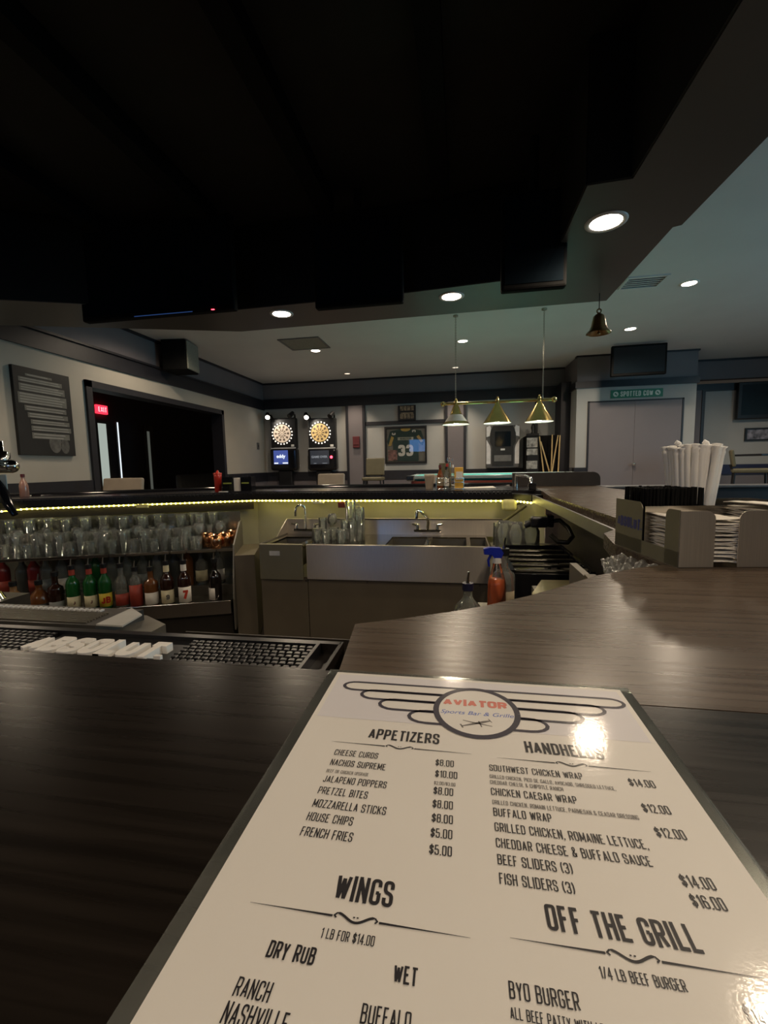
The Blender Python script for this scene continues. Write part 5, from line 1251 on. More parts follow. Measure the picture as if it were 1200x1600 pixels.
# left end: papers, sauce bottle, beer tower
for (px, py, sx, sy, rz, lab) in ((85, 772, .34, .20, .55, 'cream paper menu lying on the left wing of the far counter'), (118, 769, .26, .18, .35, 'second paper menu overlapping the first on the left wing')):
    p = PZ(px, py, TOP); solo('paper_menu', MB().box(-sx/2, sx/2, -sy/2, sy/2, 0, .0015 if px < 100 else .003), 'napkin', lab, 'paper menu', (p.x, p.y, TOP), rz)
p = PY(38, 770, 3.05)
o = thing('sauce_bottle', 'pinkish sauce bottle with dark cap beside the beer tower', 'bottle', (p.x, 3.05, TOP))
part('glass', MB().lathe([(.030, 0), (.033, .005), (.032, .09), (.024, .12), (.013, .145), (.012, .165)], n=20).disc((0,0,0), .03, 20, 'z'), mat('pink_sauce', (.38, .20, .15), .15, coat=.7), o)
part('cap', MB().cone((0, 0, .163), (0, 0, .188), .016, .015, 14), 'maroon', o)
BX, BYY = -2.80, 1.75
p = PY(6, 760, BYY); BX = p.x
t = thing('beer_tower', 'chrome beer tap tower at the left picture edge', 'beer tap', (BX, BYY, 1.30-1.24*.74))
t.scale = (.74, .74, .74)
TB = 1.30-1.24*.74+.36*.74
part('column', MB().cone((-.20, 0, .40), (-.20, 0, 1.22), .045, .045, 24).cone((-.20, 0, .36), (-.20, 0, .40), .08, .06, 24), 'chrome', t)
part('head', MB().tube([(-.30, 0, 1.24), (.075, 0, 1.24)], .042, 20).sphere((.075, 0, 1.24), .042, 20), 'chrome', t)
part('top_plate', MB().lathe([(.05, 1.265), (.05, 1.33), (.045, 1.335), (.02, 1.34), (.02, 1.40), (.0005, 1.405)], n=24), 'chrome', t)
for i, (x, m_) in enumerate(((.035, 'badge'), (-.10, 'b2'))):
    o = part('tap', MB().tube([(x, -.04, 1.24), (x, -.09, 1.24), (x, -.11, 1.21), (x, -.115, 1.15)], [.014, .014, .012, .010], 10), 'chrome', t)
    part('tap_handle', MB().lathe([(.010, 0), (.016, .03), (.026, .10), (.018, .125), (.0005, .13)], c=(x, -.085, 1.255), n=16), mat('pale_blue_handle_%d' % i, (.28, .36, .38), .4), o)
part('badge', MB().bbox(-.01, .085, -.052, -.044, 1.06, 1.19, .006), mat('pale_blue_badge', (.30, .38, .40), .35), t, 'pale blue badge')
part('hose', MB().tube([(.02, -.05, 1.15), (.075, -.07, 1.08), (.13, -.09, 1.00), (.17, -.09, .94)], [.020, .028, .026, .018], 12), 'gloss_black', t, 'curved black bracket')
t = thing('beer_stand', 'dark cabinet under the beer tower left of the bottle station', 'cabinet', (BX, BYY, 0))
part('body', MB().box(-.45, -.06, -.12, .12, 0, TB), 'panel', t); part('door', MB().bbox(-.43, -.08, -.132, -.12, .04, TB-.03, .004), 'black', t)

# low board and rail at the far right corner of the bar
a, b = PZ(805, 757, Z0), PZ(938, 757, Z0)
Yb = 3.93
a, b = PY(801, 757, Yb), PY(938, 757, Yb); zt = PY(870, 738, Yb).z
m = MB(); r = .06
o_ = [(a.x, Z0+.001), (b.x, Z0+.001)]+[(b.x-r+r*math.cos(q*PI/12), zt-r+r*math.sin(q*PI/12)) for q in range(7)]+[(a.x, zt)]
m.extr([(x, Yb, z) for x, z in o_], (0, .05, 0))
solo('ledge_board', m, mat('dark_brown_board', (.035, .028, .024), .45), 'low dark board with a rounded corner standing at the far end of the brown counter', 'board', (a.x, Yb, Z0), world=True)
p = PY(811, 752, 3.40)
t = thing('service_rail', 'chrome service rail with a black end block at the far corner of the bar', 'rail', (.50, 3.45, TOP))
part('rail', MB().tube([(.0, -.16, .0), (.0, -.16, .085), (-.01, -.02, .10), (-.06, .20, .105), (-.06, .20, .0)], .011, 10), 'chrome', t)
part('end_block', MB().bbox(-.02, .03, -.20, -.12, 0, .055, .006), 'gloss_black', t)

# ================================================================== THE ROOM BEYOND
# chairs
def chair(name, seat_h, seat_w, back_h, mseat, mback, label, loc, rz, group=None, legs=True):
    t = thing(name, label, 'chair', loc, rz, group); w = seat_w/2
    part('seat', MB().bbox(-w, w, -w, w, seat_h-.06, seat_h, .022, 3), mseat, t)
    m = MB().bbox(-w*.95, w*.95, 0, .045, 0, back_h, .02, 3)
    m.rx(-.16); m.v = [(x, y-.0+.02*(x/w)**2*-1, z) for x, y, z in m.v]; m.move(0, w-.03, seat_h+.03)
    part('backrest', m, mback, t)
    for sx in (-1, 1):
        for sy in (-1, 1):
            part('leg', MB().tube([(sx*(w-.03), sy*(w-.03), seat_h-.06), (sx*(w+.01), sy*(w+.01), 0)], .014, 8), 'black', t)
    m = MB()
    for sx in (-1, 1): m.tube([(sx*(w-.06), w-.02, seat_h-.05), (sx*(w-.06), w+.015, seat_h+.06)], .011, 6)
    part('back_bracket', m, 'black', t)
    part('stretcher', MB().tube([(-w-.0, -w-.0, seat_h*.35), (w, -w, seat_h*.35), (w, w, seat_h*.35), (-w, w, seat_h*.35), (-w, -w, seat_h*.35)], .009, 6), 'black', t)
    return t
FZ = FLOOR
def chair_at(px0, px1, pytop, Y, rz, seat_h, back_h, label, m1, m2, group=None, name='bar_chair'):
    a, b = PY(px0, pytop, Y), PY(px1, pytop, Y); w = abs(b.x-a.x)/.95/max(.75, abs(math.cos(rz)))
    ztop = (a.z+b.z)/2
    s = ztop-FZ-back_h-.03
    return chair(name, s, w, back_h, m1, m2, label, ((a.x+b.x)/2, Y-w/2*math.cos(rz)*(-1 if abs(rz) > 1.6 else 1), FZ), rz, group)
# tan chairs pulled up on the guests' side of the far counter, their backs away from it
chair_at(160, 222, 746, 4.10, 0.0, .5, .30, 'tan bar chair at the left wing, in front of the dark opening', 'tan', 'tan', 'tan bar chairs at the far counter')
chair_at(496, 538, 739, 4.62, 0.0, .5, .30, 'tan bar chair in front of the right dartboard machine', 'tan', 'tan', 'tan bar chairs at the far counter')
chair_at(672, 694, 741, 4.55, 0.0, .5, .30, 'tan bar chair half hidden behind the sauce rack', 'tan', 'tan', 'tan bar chairs at the far counter')
a = PY(586, 715, 7.9); s = PY(586, 745, 7.9)
chair('high_chair', s.z-FZ, .36, a.z-s.z-.03, 'olive', 'olive', 'olive high chair under the framed jersey, left of it', (a.x, 7.72, FZ), 0.0)
a = PY(1143, 702, 7.0); s = PY(1165, 732, 7.0)
chair('high_chair', s.z-FZ, .42, a.z-s.z-.03, 'olive', 'olive', 'olive high chair seen from the side, right of the straw bundle', (s.x+.06, 7.0, FZ), 1.12)
a = PY(1180, 709, 7.2)
t = thing('high_table', 'dark high table at the right picture edge', 'table', (a.x+.42, 7.45, FZ))
part('top', MB().bbox(-.40, .40, -.35, .35, a.z-FZ-.03, a.z-FZ, .006), 'trim', t); part('column', MB().cone((0,0,.03), (0,0,a.z-FZ-.03), .035, .035, 14), 'black', t); part('foot', MB().lathe([(.25, 0), (.25, .012), (.06, .03)], n=24), 'black', t)
a = PZ(1122, 757, Z0)
Yl = 4.7; zl = PY(1150, 757, Yl).z; zl2 = PY(1150, 780, Yl).z
t = thing('drink_ledge', 'long low dark half wall with a ledge beyond the brown counter', 'ledge', (3.0, Yl, FZ))
part('cap', MB().bbox(-1.62, 2.6, -.10, .12, zl-FZ-.022, zl-FZ, .005), mat('grey_ledge', (.10, .10, .105), .4), t); part('body', MB().box(-1.58, 2.6, -.06, .08, 0, zl-FZ-.022), 'trim', t)

# pool table
PX0, PX1, PY0, PY1 = -.60, 1.42, 5.0, 6.12
pz = PY(800, 741.5, 5.0).z
t = thing('pool_table', 'pool table with green cloth and cherry wood sides under the brass lamp', 'pool table', ((PX0+PX1)/2, (PY0+PY1)/2, FZ))
hz = pz-FZ; hx, hy = (PX1-PX0)/2, (PY1-PY0)/2
part('cloth', MB().box(-hx+.10, hx-.10, -hy+.10, hy-.10, hz-.06, hz-.035), 'felt', t)
part('cushions', MB().box(-hx+.09, hx-.09, -hy+.07, -hy+.12, hz-.05, hz-.004).box(-hx+.09, hx-.09, hy-.12, hy-.07, hz-.05, hz-.004).box(-hx+.07, -hx+.12, -hy+.12, hy-.12, hz-.05, hz-.004).box(hx-.12, hx-.07, -hy+.12, hy-.12, hz-.05, hz-.004), 'felt', t)
tm_ = mat('pale_rail_top', (.34, .40, .38), .3)
part('rail', MB().bbox(-hx+.08, hx-.08, -hy, -hy+.07, hz-.035, hz, .006), tm_, t); part('rail', MB().bbox(-hx+.08, hx-.08, hy-.07, hy, hz-.035, hz, .006), tm_, t)
part('rail', MB().bbox(-hx, -hx+.07, -hy+.08, hy-.08, hz-.035, hz, .006), tm_, t); part('rail', MB().bbox(hx-.07, hx, -hy+.08, hy-.08, hz-.035, hz, .006), tm_, t)
for sx in (-1, 1):
    for sy in (-1, 1): part('corner_cap', MB().bbox(sx*hx-.085 if sx > 0 else -hx-.01, hx+.01 if sx > 0 else -hx+.085, sy*hy-.085 if sy > 0 else -hy-.01, hy+.01 if sy > 0 else -hy+.085, hz-.06, hz+.004, .012), 'chrome', t)
part('body', MB().bbox(-hx+.04, hx-.04, -hy+.035, hy-.035, hz-.33, hz-.06, .01), 'cherry', t)
for sx in (-1, 1):
    for sy in (-1, 1): part('leg', MB().bbox(sx*(hx-.22)-.07, sx*(hx-.22)+.07, sy*(hy-.2)-.07, sy*(hy-.2)+.07, 0, hz-.33, .01), 'cherry', t)
pl_ = PY(771, 755, 5.02); part('plate', MB().box(pl_.x-(PX0+PX1)/2-.035, pl_.x-(PX0+PX1)/2+.035, -hy+.028, -hy+.0345, hz-.125, hz-.09), 'white_plastic', t, 'small white plate')

# pool lamp
LYP = 5.56; a, b = PY(692, 633, LYP), PY(866, 622.5, LYP); lz_ = (a.z+b.z)/2
t = thing('pool_lamp', 'brass pool table lamp with three cone shades hung on chains', 'pendant lamp', ((a.x+b.x)/2, LYP, lz_)); hw = (b.x-a.x)/2
part('bar', MB().cone((-hw, 0, 0), (hw, 0, 0), .016, .016, 14).sphere((-hw, 0, 0), .030).sphere((hw, 0, 0), .034), 'brass', t)
for i, px in enumerate((712.5, 777, 842.5)):
    c = PY(px, 650, LYP).x-(a.x+b.x)/2
    sh = part('shade', MB().lathe([(.020, 0), (.030, -.02), (.040, -.035), (.062, -.10), (.100, -.18), (.160, -.235), (.164, -.243)] if i == 0 else [(.020, 0), (.028, -.02), (.036, -.035), (.085, -.12), (.162, -.238), (.166, -.245)], c=(c, 0, -.005), n=36), 'brass', t)
    part('lining', MB().lathe([(.165, -.2455), (.158, -.238), (.05, -.09), (.02, -.05)], c=(c, 0, -.009), n=32), mat('shade_lining_white', (.8, .76, .68), .5), sh)
    part('bulb', MB().sphere((c, 0, -.205), .045, 14), 'bulb_white', sh)
    part('finial', MB().lathe([(.020, -.01), (.022, .03), (.010, .045), (.016, .055), (.0005, .066)], c=(c, 0, 0), n=14), 'brass', t)
    lamp('SPOT', 'pool_lamp_light', (c+(a.x+b.x)/2, LYP, lz_-.262), P_POOL, (1, .9, .76), spot_size=2.3, spot_blend=.6, shadow_soft_size=.05)
for px, X in ((696, -.20), (868, 1.04)):
    pass
M['chain'] = mat('grey_chain', (.35, .34, .28), .35, .9)
for cx0 in (-hw*.76, hw*.80):
    n = 62; ch_ = MB()
    for k in range(n):
        z = .06+(CEIL_Z-lz_-.07)*(k+.5)/n; h = (CEIL_Z-lz_-.07)/n*.62
        if k % 2: ch_.tube([(cx0-.006, 0, z-h), (cx0-.006, 0, z+h)], .0022, 4).tube([(cx0+.006, 0, z-h), (cx0+.006, 0, z+h)], .0022, 4)
        else: ch_.tube([(cx0, -.006, z-h), (cx0, -.006, z+h)], .0022, 4).tube([(cx0, .006, z-h), (cx0, .006, z+h)], .0022, 4)
    ch_.cone((cx0, 0, CEIL_Z-lz_-.02), (cx0, 0, CEIL_Z-lz_), .03, .03, 12); ch_.cone((cx0, 0, .01), (cx0, 0, .06), .008, .006, 8)
    part('chain', ch_, 'chain', t)

# dartboard machines
def rect(x0, y0, x1, y1, Y):
    a, b = PY(x0, y0, Y), PY(x1, y1, Y); return a.x, b.x, b.z, a.z
def dart_machine(pxl, pxr, cxp, cyp, label, face, screen, text, extra):
    Yf = BY-.16
    a = PY(pxl, 660, Yf); b = PY(pxr, 660, Yf); c = PY(cxp, cyp, Yf-.02); w = (b.x-a.x)/2; cx = (a.x+b.x)/2
    zt = PY((pxl+pxr)/2, 653, Yf).z; zm = PY((pxl+pxr)/2, 700.5, Yf).z; zb = PY((pxl+pxr)/2, 735, Yf).z
    t = thing('dart_machine', label, 'dart machine', (cx, BY-.005, FZ)); d = .155
    Z = lambda z: z-FZ
    part('upper_cabinet', MB().bbox(-w, w, -d, 0, Z(zm), Z(zt), .02), 'black', t)
    part('lower_cabinet', MB().bbox(-w-.02, w+.02, -d-.05, 0, Z(zb), Z(zm)-.004, .05, 3), 'gloss_black', t)
    part('pedestal', MB().bbox(-w*.55, w*.55, -d+.02, 0, 0, Z(zb), .02), 'black', t)
    part('trim_bar', MB().bbox(-w, w, -d-.03, -d-.001, Z(zm)-.01, Z(zm)+.012, .004), 'silver_plastic', t)
    dx, dzz = c.x-cx, Z(c.z); R0 = .187
    bd = part('dartboard', MB().cone((dx, -d-.012, dzz), (dx, -d, dzz), R0, R0, 40), face, t)
    seg = MB()
    for k in range(20):
        if k % 2: continue
        a0, a1 = 2*PI*(k-.5)/20, 2*PI*(k+.5)/20
        for r1, r2 in ((.035, .095), (.112, .155)):
            ps = [(dx+r1*math.cos(q), -d-.0128, dzz+r1*math.sin(q)) for q in (a0, a1)]+[(dx+r2*math.cos(q), -d-.0128, dzz+r2*math.sin(q)) for q in (a1, a0)]
            seg.add(ps, [(0, 1, 2, 3)])
    for k in range(10):
        q = 2*PI*k/10; seg.disc((dx+.148*math.cos(q), -d-.0135, dzz+.148*math.sin(q)), .014, 10)
    seg.disc((dx, -d-.0135, dzz), .012, 12)
    part('segments', seg, 'dart_dark', bd)
    for k in range(20):
        q = 2*PI*(k+.5)/20; nm = MB().bbox(dx+.218*math.cos(q)-.014, dx+.218*math.cos(q)+.014, -d-.004, -d+.001, dzz+.218*math.sin(q)-.014, dzz+.218*math.sin(q)+.014, .003, 1)
        part('number_light', nm, 'dart_light', t)
    sz0, sz1 = Z(zb)+.13, Z(zm)-.045
    part('screen', MB().box(-w*.75 if screen == 'screen_blue' else -w*.85, w*.40 if screen == 'screen_blue' else w*.55, -d-.053, -d-.05, sz0, sz1), screen, t)
    zc_ = (sz0+sz1)/2+.01; x0 = -w*.17
    tx = bfont_mb(text, (x0, -d-.054, zc_-.02), (1,0,0), (0,0,1), .10 if screen == 'screen_blue' else .062, offset=.002)
    part('screen_text', tx, 'screen_white' if screen == 'screen_blue' else M['grey_text'], t)
    if screen == 'screen_blue': part('screen_bars', MB().box(-w*.72, -w*.40, -d-.0545, -d-.0535, sz0+.012, sz0+.034).box(-w*.04, w*.38, -d-.0545, -d-.0535, sz0+.012, sz0+.034), 'screen_white', t)
    else: part('screen_bars', MB().box(-w*.6, -w*.40, -d-.0545, -d-.0535, sz0+.012, sz0+.022).box(w*.05, w*.40, -d-.0545, -d-.0535, sz0+.012, sz0+.022), M['grey_text'], t)
    part('button', MB().bbox(w*.62, w*.86, -d-.006, -d, Z(zm)+.03, Z(zm)+.075, .004), 'white_plastic', t)
    for s in (-1, 1):
        ar = part('lamp_arm', MB().tube([(s*w*.88, -.06, Z(zt)-.02), (s*w*.95, -.12, Z(zt)+.06), (s*w*.98, -.30, Z(zt)+.05)], .018, 8), 'black', t)
        part('lamp_head', MB().cone((s*w*1.0, -.26, Z(zt)+.085), (s*w*.86, -.37, Z(zt)-.0), .038, .052, 14), 'black', ar)
        if s < 0: part('lamp_lens', MB().sphere((s*w*.84, -.365, Z(zt)-.0), .045, 12), M['dart_lamp'], ar)
    lamp('SPOT', 'dart_lamp_light', (cx-w*.82, BY-.42, zt-.03), 3.0, (1, .9, .75), spot_size=1.6, spot_blend=.7, shadow_soft_size=.04, aim=(c.x+.1, BY-.1, c.z))
    if extra: part('start_light', MB().sphere((w*.72, -d-.05, (sz0+sz1)/2), .028, 10), 'red_led', t, 'red lit button')
M['grey_text'] = glow('grey_screen_text', (.45, .48, .52), .18)
M['dart_lamp'] = glow('dart_lamp_lens', (1.0, .93, .82), 4.0)
dart_machine(422, 461, 440.3, 677.5, 'left dartboard machine with cream face and blue screen', 'dart_cream', 'screen_blue', 'eddy', False)
dart_machine(481, 523, 499.5, 676, 'right dartboard machine with golden face and red lit button', 'dart_gold', 'screen_dim', 'GAME OVER', True)

# framed jersey
Yj = BY-.05
x0, x1, z0, z1_ = rect(600.5, 667, 667, 723.5, Yj); cx = (x0+x1)/2; W = x1-x0; H = z1_-z0
t = thing('framed_jersey', 'framed dark green jersey with number 33 behind glass', 'framed jersey', (cx, BY-.004, z0))
fw = .035; Yd = -.05
part('frame', MB().box(-W/2, W/2, Yd, 0, 0, fw).box(-W/2, W/2, Yd, 0, H-fw, H).box(-W/2, -W/2+fw, Yd, 0, fw, H-fw).box(W/2-fw, W/2, Yd, 0, fw, H-fw), 'black', t)
part('backing', MB().box(-W/2+fw, W/2-fw, -.012, -.008, fw, H-fw), 'mount_board', t)
jp = [(-.27, .05), (.27, .05), (.275, .42), (.36, .36), (.40, .45), (.33, .66), (.13, .70), (-.13, .70), (-.33, .66), (-.40, .45), (-.36, .36), (-.275, .42)]
j = part('jersey', MB().extr([(x*W/.90, -.014, z*H/.755) for x, z in jp], (0, -.012, 0)), 'jersey', t)
nb = MB(); hN = .23
W1 = letters(MB(), '33', (0,0,0), (1,0,0), (0,0,1), hN, .62, .25, .10)
letters(nb, '33', (-W1/2, -.0265, .15*H/.755), (1,0,0), (0,0,1), hN, .62, .25, .10)
for s in (-1, 1):
    O = (s*.255*W/.9, -.0265, .57*H/.755); letters(nb, '3', (O[0]-.035*(1), O[1], O[2]+.06), (0, 0, -1) if s < 0 else (0, 0, 1), (1, 0, 0) if s < 0 else (-1, 0, 0), .075, .62, .24, .1)
part('numbers', nb, 'letter_white', j)
part('name_plate', MB().box(-.16, .16, -.0275, -.0262, .475*H/.755, .535*H/.755), mat('pale_plate', (.42, .42, .33), .6), j)
nm = MB(); W1 = letters(MB(), 'HENDERSON', (0,0,0), (1,0,0), (0,0,1), .042, .50, .17, .10); letters(nm, 'HENDERSON', (-W1/2, -.0280, .484*H/.755), (1,0,0), (0,0,1), .042, .50, .17, .10)
part('name', nm, 'jersey', j)
part('stripes', MB().extr([(-.36, -.0265, .36), (-.30, -.0265, .36), (-.24, -.0265, .53), (-.29, -.0265, .56)], (0, -.001, 0)).extr([(.36, -.0265, .44), (.31, -.0265, .42), (.22, -.0265, .54), (.27, -.0265, .57)], (0, -.001, 0)), 'yellow_cloth', j)
part('collar', MB().disc((0, -.0265, .70*H/.755), .10, 20, 'y', .05), 'yellow_cloth', j)
part('photo', MB().box(-W/2+fw+.03, -W/2+fw+.22, -.030, -.028, .06, .28), mat('red_photo', (.26, .13, .11), .4, var=.9, scale=18), t)
part('glazing', MB().box(-W/2+fw, W/2-fw, -.046, -.043, fw, H-fw), 'pane', t)
# collage frame above it
x0, x1, z0, z1_ = rect(622, 634, 650, 657, BY-.03)
t = thing('photo_frame', 'dark frame of eight small photos above the jersey', 'picture frame', ((x0+x1)/2, BY-.035, z0)); W, H = x1-x0, z1_-z0
part('frame', MB().bbox(-W/2, W/2, -.025, .0, 0, H, .006), 'black', t)
for r_ in range(2):
    for c_ in range(4):
        xx = -W/2+.035+c_*(W-.07)/4; zz = .04+r_*H*.52; part('photo', MB().box(xx+.008, xx+(W-.07)/4-.006, -.0275, -.0255, zz, zz+H*.30), 'photo_brown', t)
part('caption_strip', MB().box(-W/2+.05, W/2-.05, -.0275, -.0255, H*.44, H*.53), 'photo_brown', t)
# small things on the back and left walls
x0, x1, z0, z1_ = rect(551.5, 682, 562.5, 699.5, BY-.07)
t = thing('alarm_box', 'dark red box on the first mauve pillar', 'alarm box', ((x0+x1)/2, BY-.062, z0)); part('body', MB().bbox(-(x1-x0)/2, (x1-x0)/2, -.05, 0, 0, z1_-z0, .01), 'maroon', t); part('pull_handle', MB().bbox(-.06, .06, -.06, -.05, .06, .09, .004), 'maroon', t)
a = PX(403, 697, LX)
t = thing('light_switch', 'small dark switch on the left wall near the room corner', 'switch', (LX+.001, a.y, a.z)); part('plate', MB().bbox(0, .01, -.05, .05, -.07, .07, .004), 'grey_plastic', t); part('toggle', MB().bbox(.01, .016, -.012, .012, -.025, .025, .002), 'black', t)

# jukebox
Yk = BY-.22
x0, x1, z0, z1_ = rect(758, 664, 813, 731, Yk); W, H = x1-x0, z1_-z0; cx = (x0+x1)/2
t = thing('jukebox', 'dark wall jukebox with pale side panels behind the pool table', 'jukebox', (cx, BY-.005, z0)); D = .21
part('body', MB().bbox(-W*.47, W*.47, -D, 0, 0, H*.98, .03, 3), 'grey_plastic', t)
part('body_front', MB().extr([(x*W, -D-.02, z*H) for x, z in ((-.30, .06), (.30, .06), (.30, .50), (.36, .60), (.36, .80), (.28, .97), (-.28, .97), (-.36, .80), (-.36, .60), (-.30, .50))], (0, .03, 0)), mat('dark_grey_gloss', (.035, .035, .035), .25), t)
for s in (-1, 1):
    part('side_light', MB().extr([(s*x*W, -D-.012, z*H) for x, z in ((.34, .10), (.46, .10), (.46, .66), (.36, .52), (.34, .44))], (0, .02, 0)), 'silver_plastic', t)
    part('side_light', MB().extr([(s*x*W, -D-.012, z*H) for x, z in ((.37, .74), (.46, .72), (.46, .95), (.36, .98), (.33, .92))], (0, .02, 0)), 'silver_plastic', t)
part('screen', MB().box(-W*.22, W*.22, -D-.026, -D-.021, H*.50, H*.84), 'screen_off', t)
part('coin_panel', MB().box(-W*.24, W*.24, -D-.026, -D-.021, H*.16, H*.30), mat('mid_grey_panel', (.14, .14, .135), .4), t)
part('plate', MB().box(-W*.06, W*.06, -D-.028, -D-.021, H*.41, H*.45), 'silver_plastic', t)
# cue cabinet and cues
Yq = 8.60
x0, x1, z0, z1_ = rect(822, 681, 869, 765, Yq)
t = thing('cue_cabinet', 'dark cabinet with three pictures on its front, in the corner behind the pool table', 'cabinet', ((x0+x1)/2, Yq+.3, FZ)); W = x1-x0; H = z1_-FZ
part('body', MB().bbox(-W/2, W/2, -.28, .08, 0, H, .006), 'matt_black', t)
part('front_panel', MB().box(-W/2+.03, -W/2+W*.42, -.285, -.28, H-.72, H-.02), 'black', t)
for k, (p0_, p1_) in enumerate(((684, 699), (701, 711), (720, 732.5))):
    zz1, zz0 = PY(831, p0_, Yq).z-FZ, PY(831, p1_, Yq).z-FZ
    part('picture', MB().box(-W/2+.015, -W/2+W*.38, -.292, -.286, zz0, zz1), mat('cabinet_picture_%d' % k, (.30, .30, .28), .4, var=.7, scale=14), t)
a, b = PY(830, 679, Yq+.1), PY(850, 660, Yq+.1)
o = thing('trophy', 'small dark figure on a base on top of the cue cabinet', 'trophy', ((x0+x1)/2-.12, Yq+.2, FZ+H)); part('base', MB().bbox(-.12, .10, -.06, .06, 0, .05, .006), 'black', o); part('figure', MB().lathe([(.05, .05), (.03, .09), (.045, .16), (.03, .22), (.0005, .25)], n=14), 'black', o)
G = 'pool cues in the corner'
for k, (xa, ya, xb, yb, lab) in enumerate(((843, 682, 852, 762, 'pool cue leaning left against the cabinet pictures'), (845, 690, 862, 750, 'pool cue leaning across the cabinet front'), (863, 679, 861, 760, 'upright pool cue in the middle of the cabinet'),
        (872, 680, 860, 752, 'pool cue leaning to the right'), (875, 680, 871, 760, 'rightmost pool cue by the dark post'))):
    Yc = Yq-.012-.05*0
    a, b = PY(xa, ya, Yq-.03-.05*k), PY(xb, yb, Yq-.03-.05*k); d_ = (b-a); q = a+d_*((FZ-a.z)/d_.z) if d_.z else b
    t = thing('pool_cue', lab, 'cue', (q.x, q.y, FZ), 0, G)
    mid = a+(q-a)*.6
    part('shaft', MB().cone(a-q+Vector((0, 0, .0)), mid-q, .011, .015, 8), 'cue', t); part('butt', MB().cone(mid-q, (0, 0, 0), .015, .02, 8), mat('cue_butt_%d' % k, (.40, .28, .12), .35), t)

# sign over the door, high television
Ys = CY-.012
x0, x1, z0, z1_ = rect(954.5, 608, 1036, 620.5, Ys)
zc = (PY(995, 614.5, Ys)).z; W = x1-x0; H = .135
t = thing('street_sign', 'green street style sign with pale letters above the double door', 'sign', ((x0+x1)/2, CY-.001, zc-H/2))
part('plate', MB().bbox(-W/2, W/2, -.008, 0, 0, H, .003), 'sign_green', t)
sg = MB(); W1 = letters(MB(), 'SPOTTED COW', (0,0,0), (1,0,0), (0,0,1), .085, .46, .18, .10); letters(sg, 'SPOTTED COW', (-W*.31, -.0088, .025), (W*.62/W1, 0, 0), (0,0,1), .085, .46, .18, .10)
part('lettering', sg, 'sign_white', t)
for s in (-1, 1):
    eo = part('emblem', MB().disc((s*W*.40, -.0088, H/2), .042, 20), 'sign_white', t)
    em = MB().disc((s*W*.40-.006, -.0094, H/2+.006), .014, 12); em.disc((s*W*.40+.012, -.0094, H/2-.010), .011, 12)
    part('emblem_spots', em, 'sign_green', eo)
Yt = 7.42
x0, x1, z0, z1_ = rect(957, 537, 1041, 584, Yt)
t = thing('television', 'black television on a bracket high above the double door', 'television', ((x0+x1)/2, Yt, z0), -.03); W, H = x1-x0, min(z1_, CEIL_Z-.03)-z0
part('housing', MB().bbox(-W/2, W/2, 0, .07, 0, H, .012), 'matt_black', t); part('screen', MB().box(-W/2+.03, W/2-.03, -.003, 0, .04, H-.03), 'screen_off', t)
part('wall_bracket', MB().box(-.12, .12, .07, .09, H*.3, H*.7).tube([(0, .09, H*.5), (0, CY-Yt+.0, H*.5)], .03, 8), 'black', t)
# right hand television and framed strip
x0, x1, z0, z1_ = rect(1155, 597, 1310, 650, BY-.12)
t = thing('television', 'large television on the back wall at the right picture edge', 'television', ((x0+x1)/2, BY-.12, z0)); W, H = x1-x0, z1_-z0
part('housing', MB().bbox(-W/2, W/2, 0, .08, 0, H, .015), 'black', t); part('screen', MB().box(-W/2+.06, W/2-.06, -.003, 0, .07, H-.05), mat('dark_blue_screen', (.010, .022, .030), .15), t); part('wall_bracket', MB().box(-.2, .2, .08, .116, H*.3, H*.7), 'black', t)
x0, x1, z0, z1_ = rect(1165, 669, 1260, 686.5, BY-.03)
t = thing('picture_frame', 'long dark framed picture under the right television', 'picture frame', ((x0+x1)/2, BY-.004, z0)); W, H = x1-x0, z1_-z0
part('frame', MB().box(-W/2, W/2, -.03, 0, 0, .025).box(-W/2, W/2, -.03, 0, H-.025, H).box(-W/2, -W/2+.03, -.03, 0, .025, H-.025).box(W/2-.03, W/2, -.03, 0, .025, H-.025), 'black', t)
part('picture', MB().box(-W/2+.03, W/2-.03, -.012, -.008, .025, H-.025), mat('grey_violet_print', (.20, .19, .22), .4, var=.8, scale=14), t)

# poster and speaker on the left wall, exit sign
p_tl, p_tr, p_br, p_bl = PX(16, 569, LX+.03), PX(107, 588, LX+.03), PX(118, 711, LX+.03), PX(33, 712.5, LX+.03)
y0, y1 = (p_tl.y+p_bl.y)/2, (p_tr.y+p_br.y)/2; z0, z1_ = (p_bl.z+p_br.z)/2, (p_tl.z+p_tr.z)/2; W, H = y1-y0, z1_-z0
t = thing('poster', 'black and grey canvas poster with pale text lines on the left wall', 'poster', (LX, (y0+y1)/2, z0))
part('canvas', MB().bbox(.001, .035, -W/2, W/2, 0, H, .003), 'poster_dark', t)
st_ = MB(); q = random.Random(9)
zz = H*.93
for k, (hh, x_0, x_1) in enumerate(((.022, .20, .66), (.045, .08, .84), (.070, .08, .88), (.105, .05, .90), (.050, .14, .88), (.050, .18, .90), (.045, .22, .92), (.050, .22, .94), (.060, .22, .90))):
    st_.box(.0355, .0365, -W/2+x_0*W, -W/2+x_1*W, zz-hh*H/.86, zz); zz -= (hh+.017)*H/.86
part('text_bands', st_, 'poster_grey', t)
tx = MB(); zz = H*.93
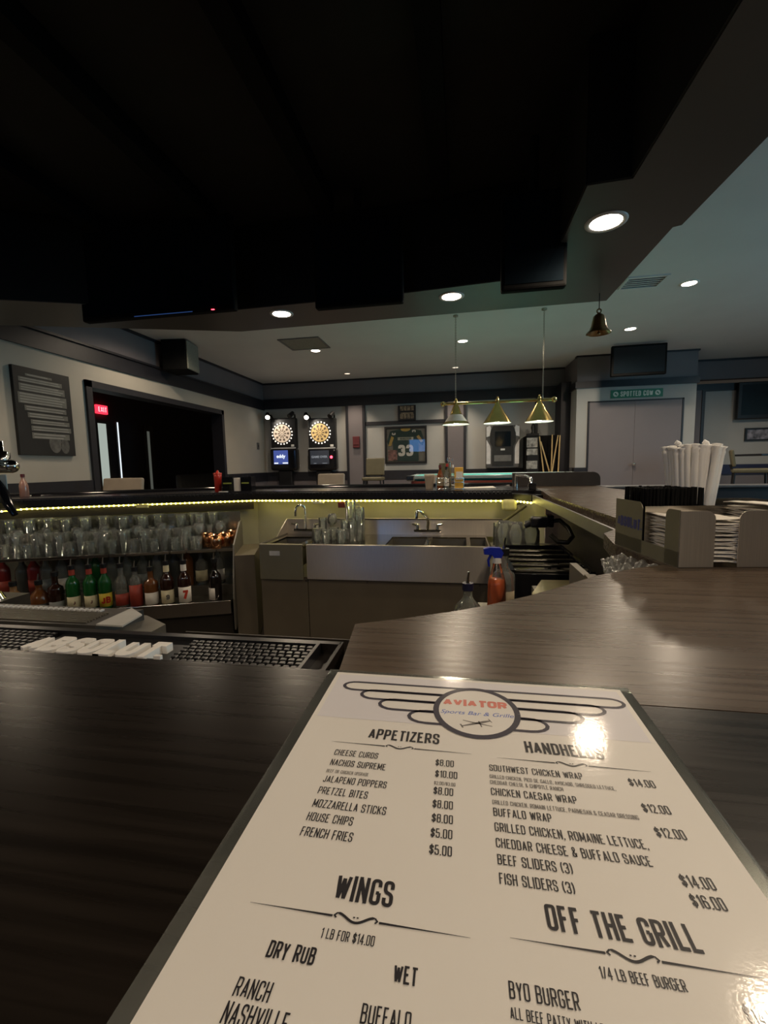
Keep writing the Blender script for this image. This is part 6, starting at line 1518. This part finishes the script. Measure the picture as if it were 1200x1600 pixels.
for k, (hh, x_0, x_1) in enumerate(((.022, .20, .66), (.045, .08, .84), (.070, .08, .88), (.105, .05, .90), (.050, .14, .88), (.050, .18, .90), (.045, .22, .92), (.050, .22, .94), (.060, .22, .90))):
    n = max(1, int(hh/.022)); 
    for i in range(n): tx.box(.0368, .0372, -W/2+(x_0+.03)*W, -W/2+(x_1-.03-.10*q.random())*W, zz-(i+.72)*hh/n*H/.86, zz-(i+.35)*hh/n*H/.86)
    zz -= (hh+.017)*H/.86
part('text_lines', tx, 'poster_text', t)
part('figures', MB().disc((.0362, W*.12, H*.15), .07, 18, 'x', .10).disc((.0362, W*.30, H*.12), .05, 18, 'x', .08), mat('grey_smudge', (.10, .095, .085), .6, var=.5, scale=16), t)
v = PY(284, 556, 6.0)
c = PX(300, 559, LX+.42)
t = thing('loudspeaker', 'black loudspeaker with grey grille mounted high on the left wall', 'speaker', (c.x, c.y, c.z), 1.72)
part('box', MB().bbox(-.19, .19, -.0, .34, -.20, .21, .015), 'matt_black', t); part('grille', MB().bbox(-.175, .175, -.022, .0, -.185, .195, .01), 'grill', t)
part('wall_bracket', MB().tube([(0, .34, 0), (.01, .38, 0), (.03, .44, 0)], .02, 8), 'black', t)
p = PX(159, 640, RXW+.04); q2 = PX(168, 648, RXW+.04); ex_w = abs(q2.y-p.y)*2; 
t = thing('exit_sign', 'red lit exit sign in the dark lounge on the left', 'sign', (RXW+.005, p.y, p.z)); hw_ = abs(q2.y-p.y); hh_ = abs(p.z-q2.z)
part('box', MB().bbox(0, .05, -hw_, hw_, -hh_, hh_, .008), 'exit', t)
et = MB(); W1 = letters(MB(), 'EXIT', (0,0,0), (1,0,0), (0,0,1), hh_*1.1, .45, .17, .14); letters(et, 'EXIT', (.0512, -hw_*.75, -hh_*.55), (0, hw_*1.5/W1, 0), (0, 0, 1), hh_*1.1, .45, .17, .14)
part('lettering', et, 'exit_pale', t)
a, b = PX(278, 745, -5.4), PX(335, 745, -5.4); zt = PX(300, 741, -5.4).z
t = thing('lounge_booth', 'grey booth back in the dark lounge behind the red squeeze bottle', 'booth', (-5.4, (a.y+b.y)/2, FZ)); W = abs(b.y-a.y)
part('back', MB().bbox(-.06, .06, -W/2, W/2, 0, zt-FZ, .03), mat('grey_vinyl', (.08, .08, .075), .5), t); part('seat', MB().bbox(.06, .5, -W/2, W/2, .0, .45, .03), mat('grey_vinyl_seat', (.08, .08, .075), .5), t)
for px, py in ((185, 618), (230, 628)):
    p = PZ(px, py, 2.42)
# television on the wall behind the camera (its picture shows in the glass of the jersey frame and on the sink)
c = PY(656, 696, 8.955); k = (8.955*2+4.12)/8.955; p = EYE+(c-EYE)*k
t = thing('television', 'lit television on the wall behind the viewer, mirrored in the jersey glass', 'television', (p.x, -4.12, p.z), PI)
part('housing', MB().bbox(-.55, .55, 0, .06, -.33, .33, .012), 'black', t); part('screen', MB().box(-.52, .52, -.004, 0, -.30, .30), 'screen_tv', t)
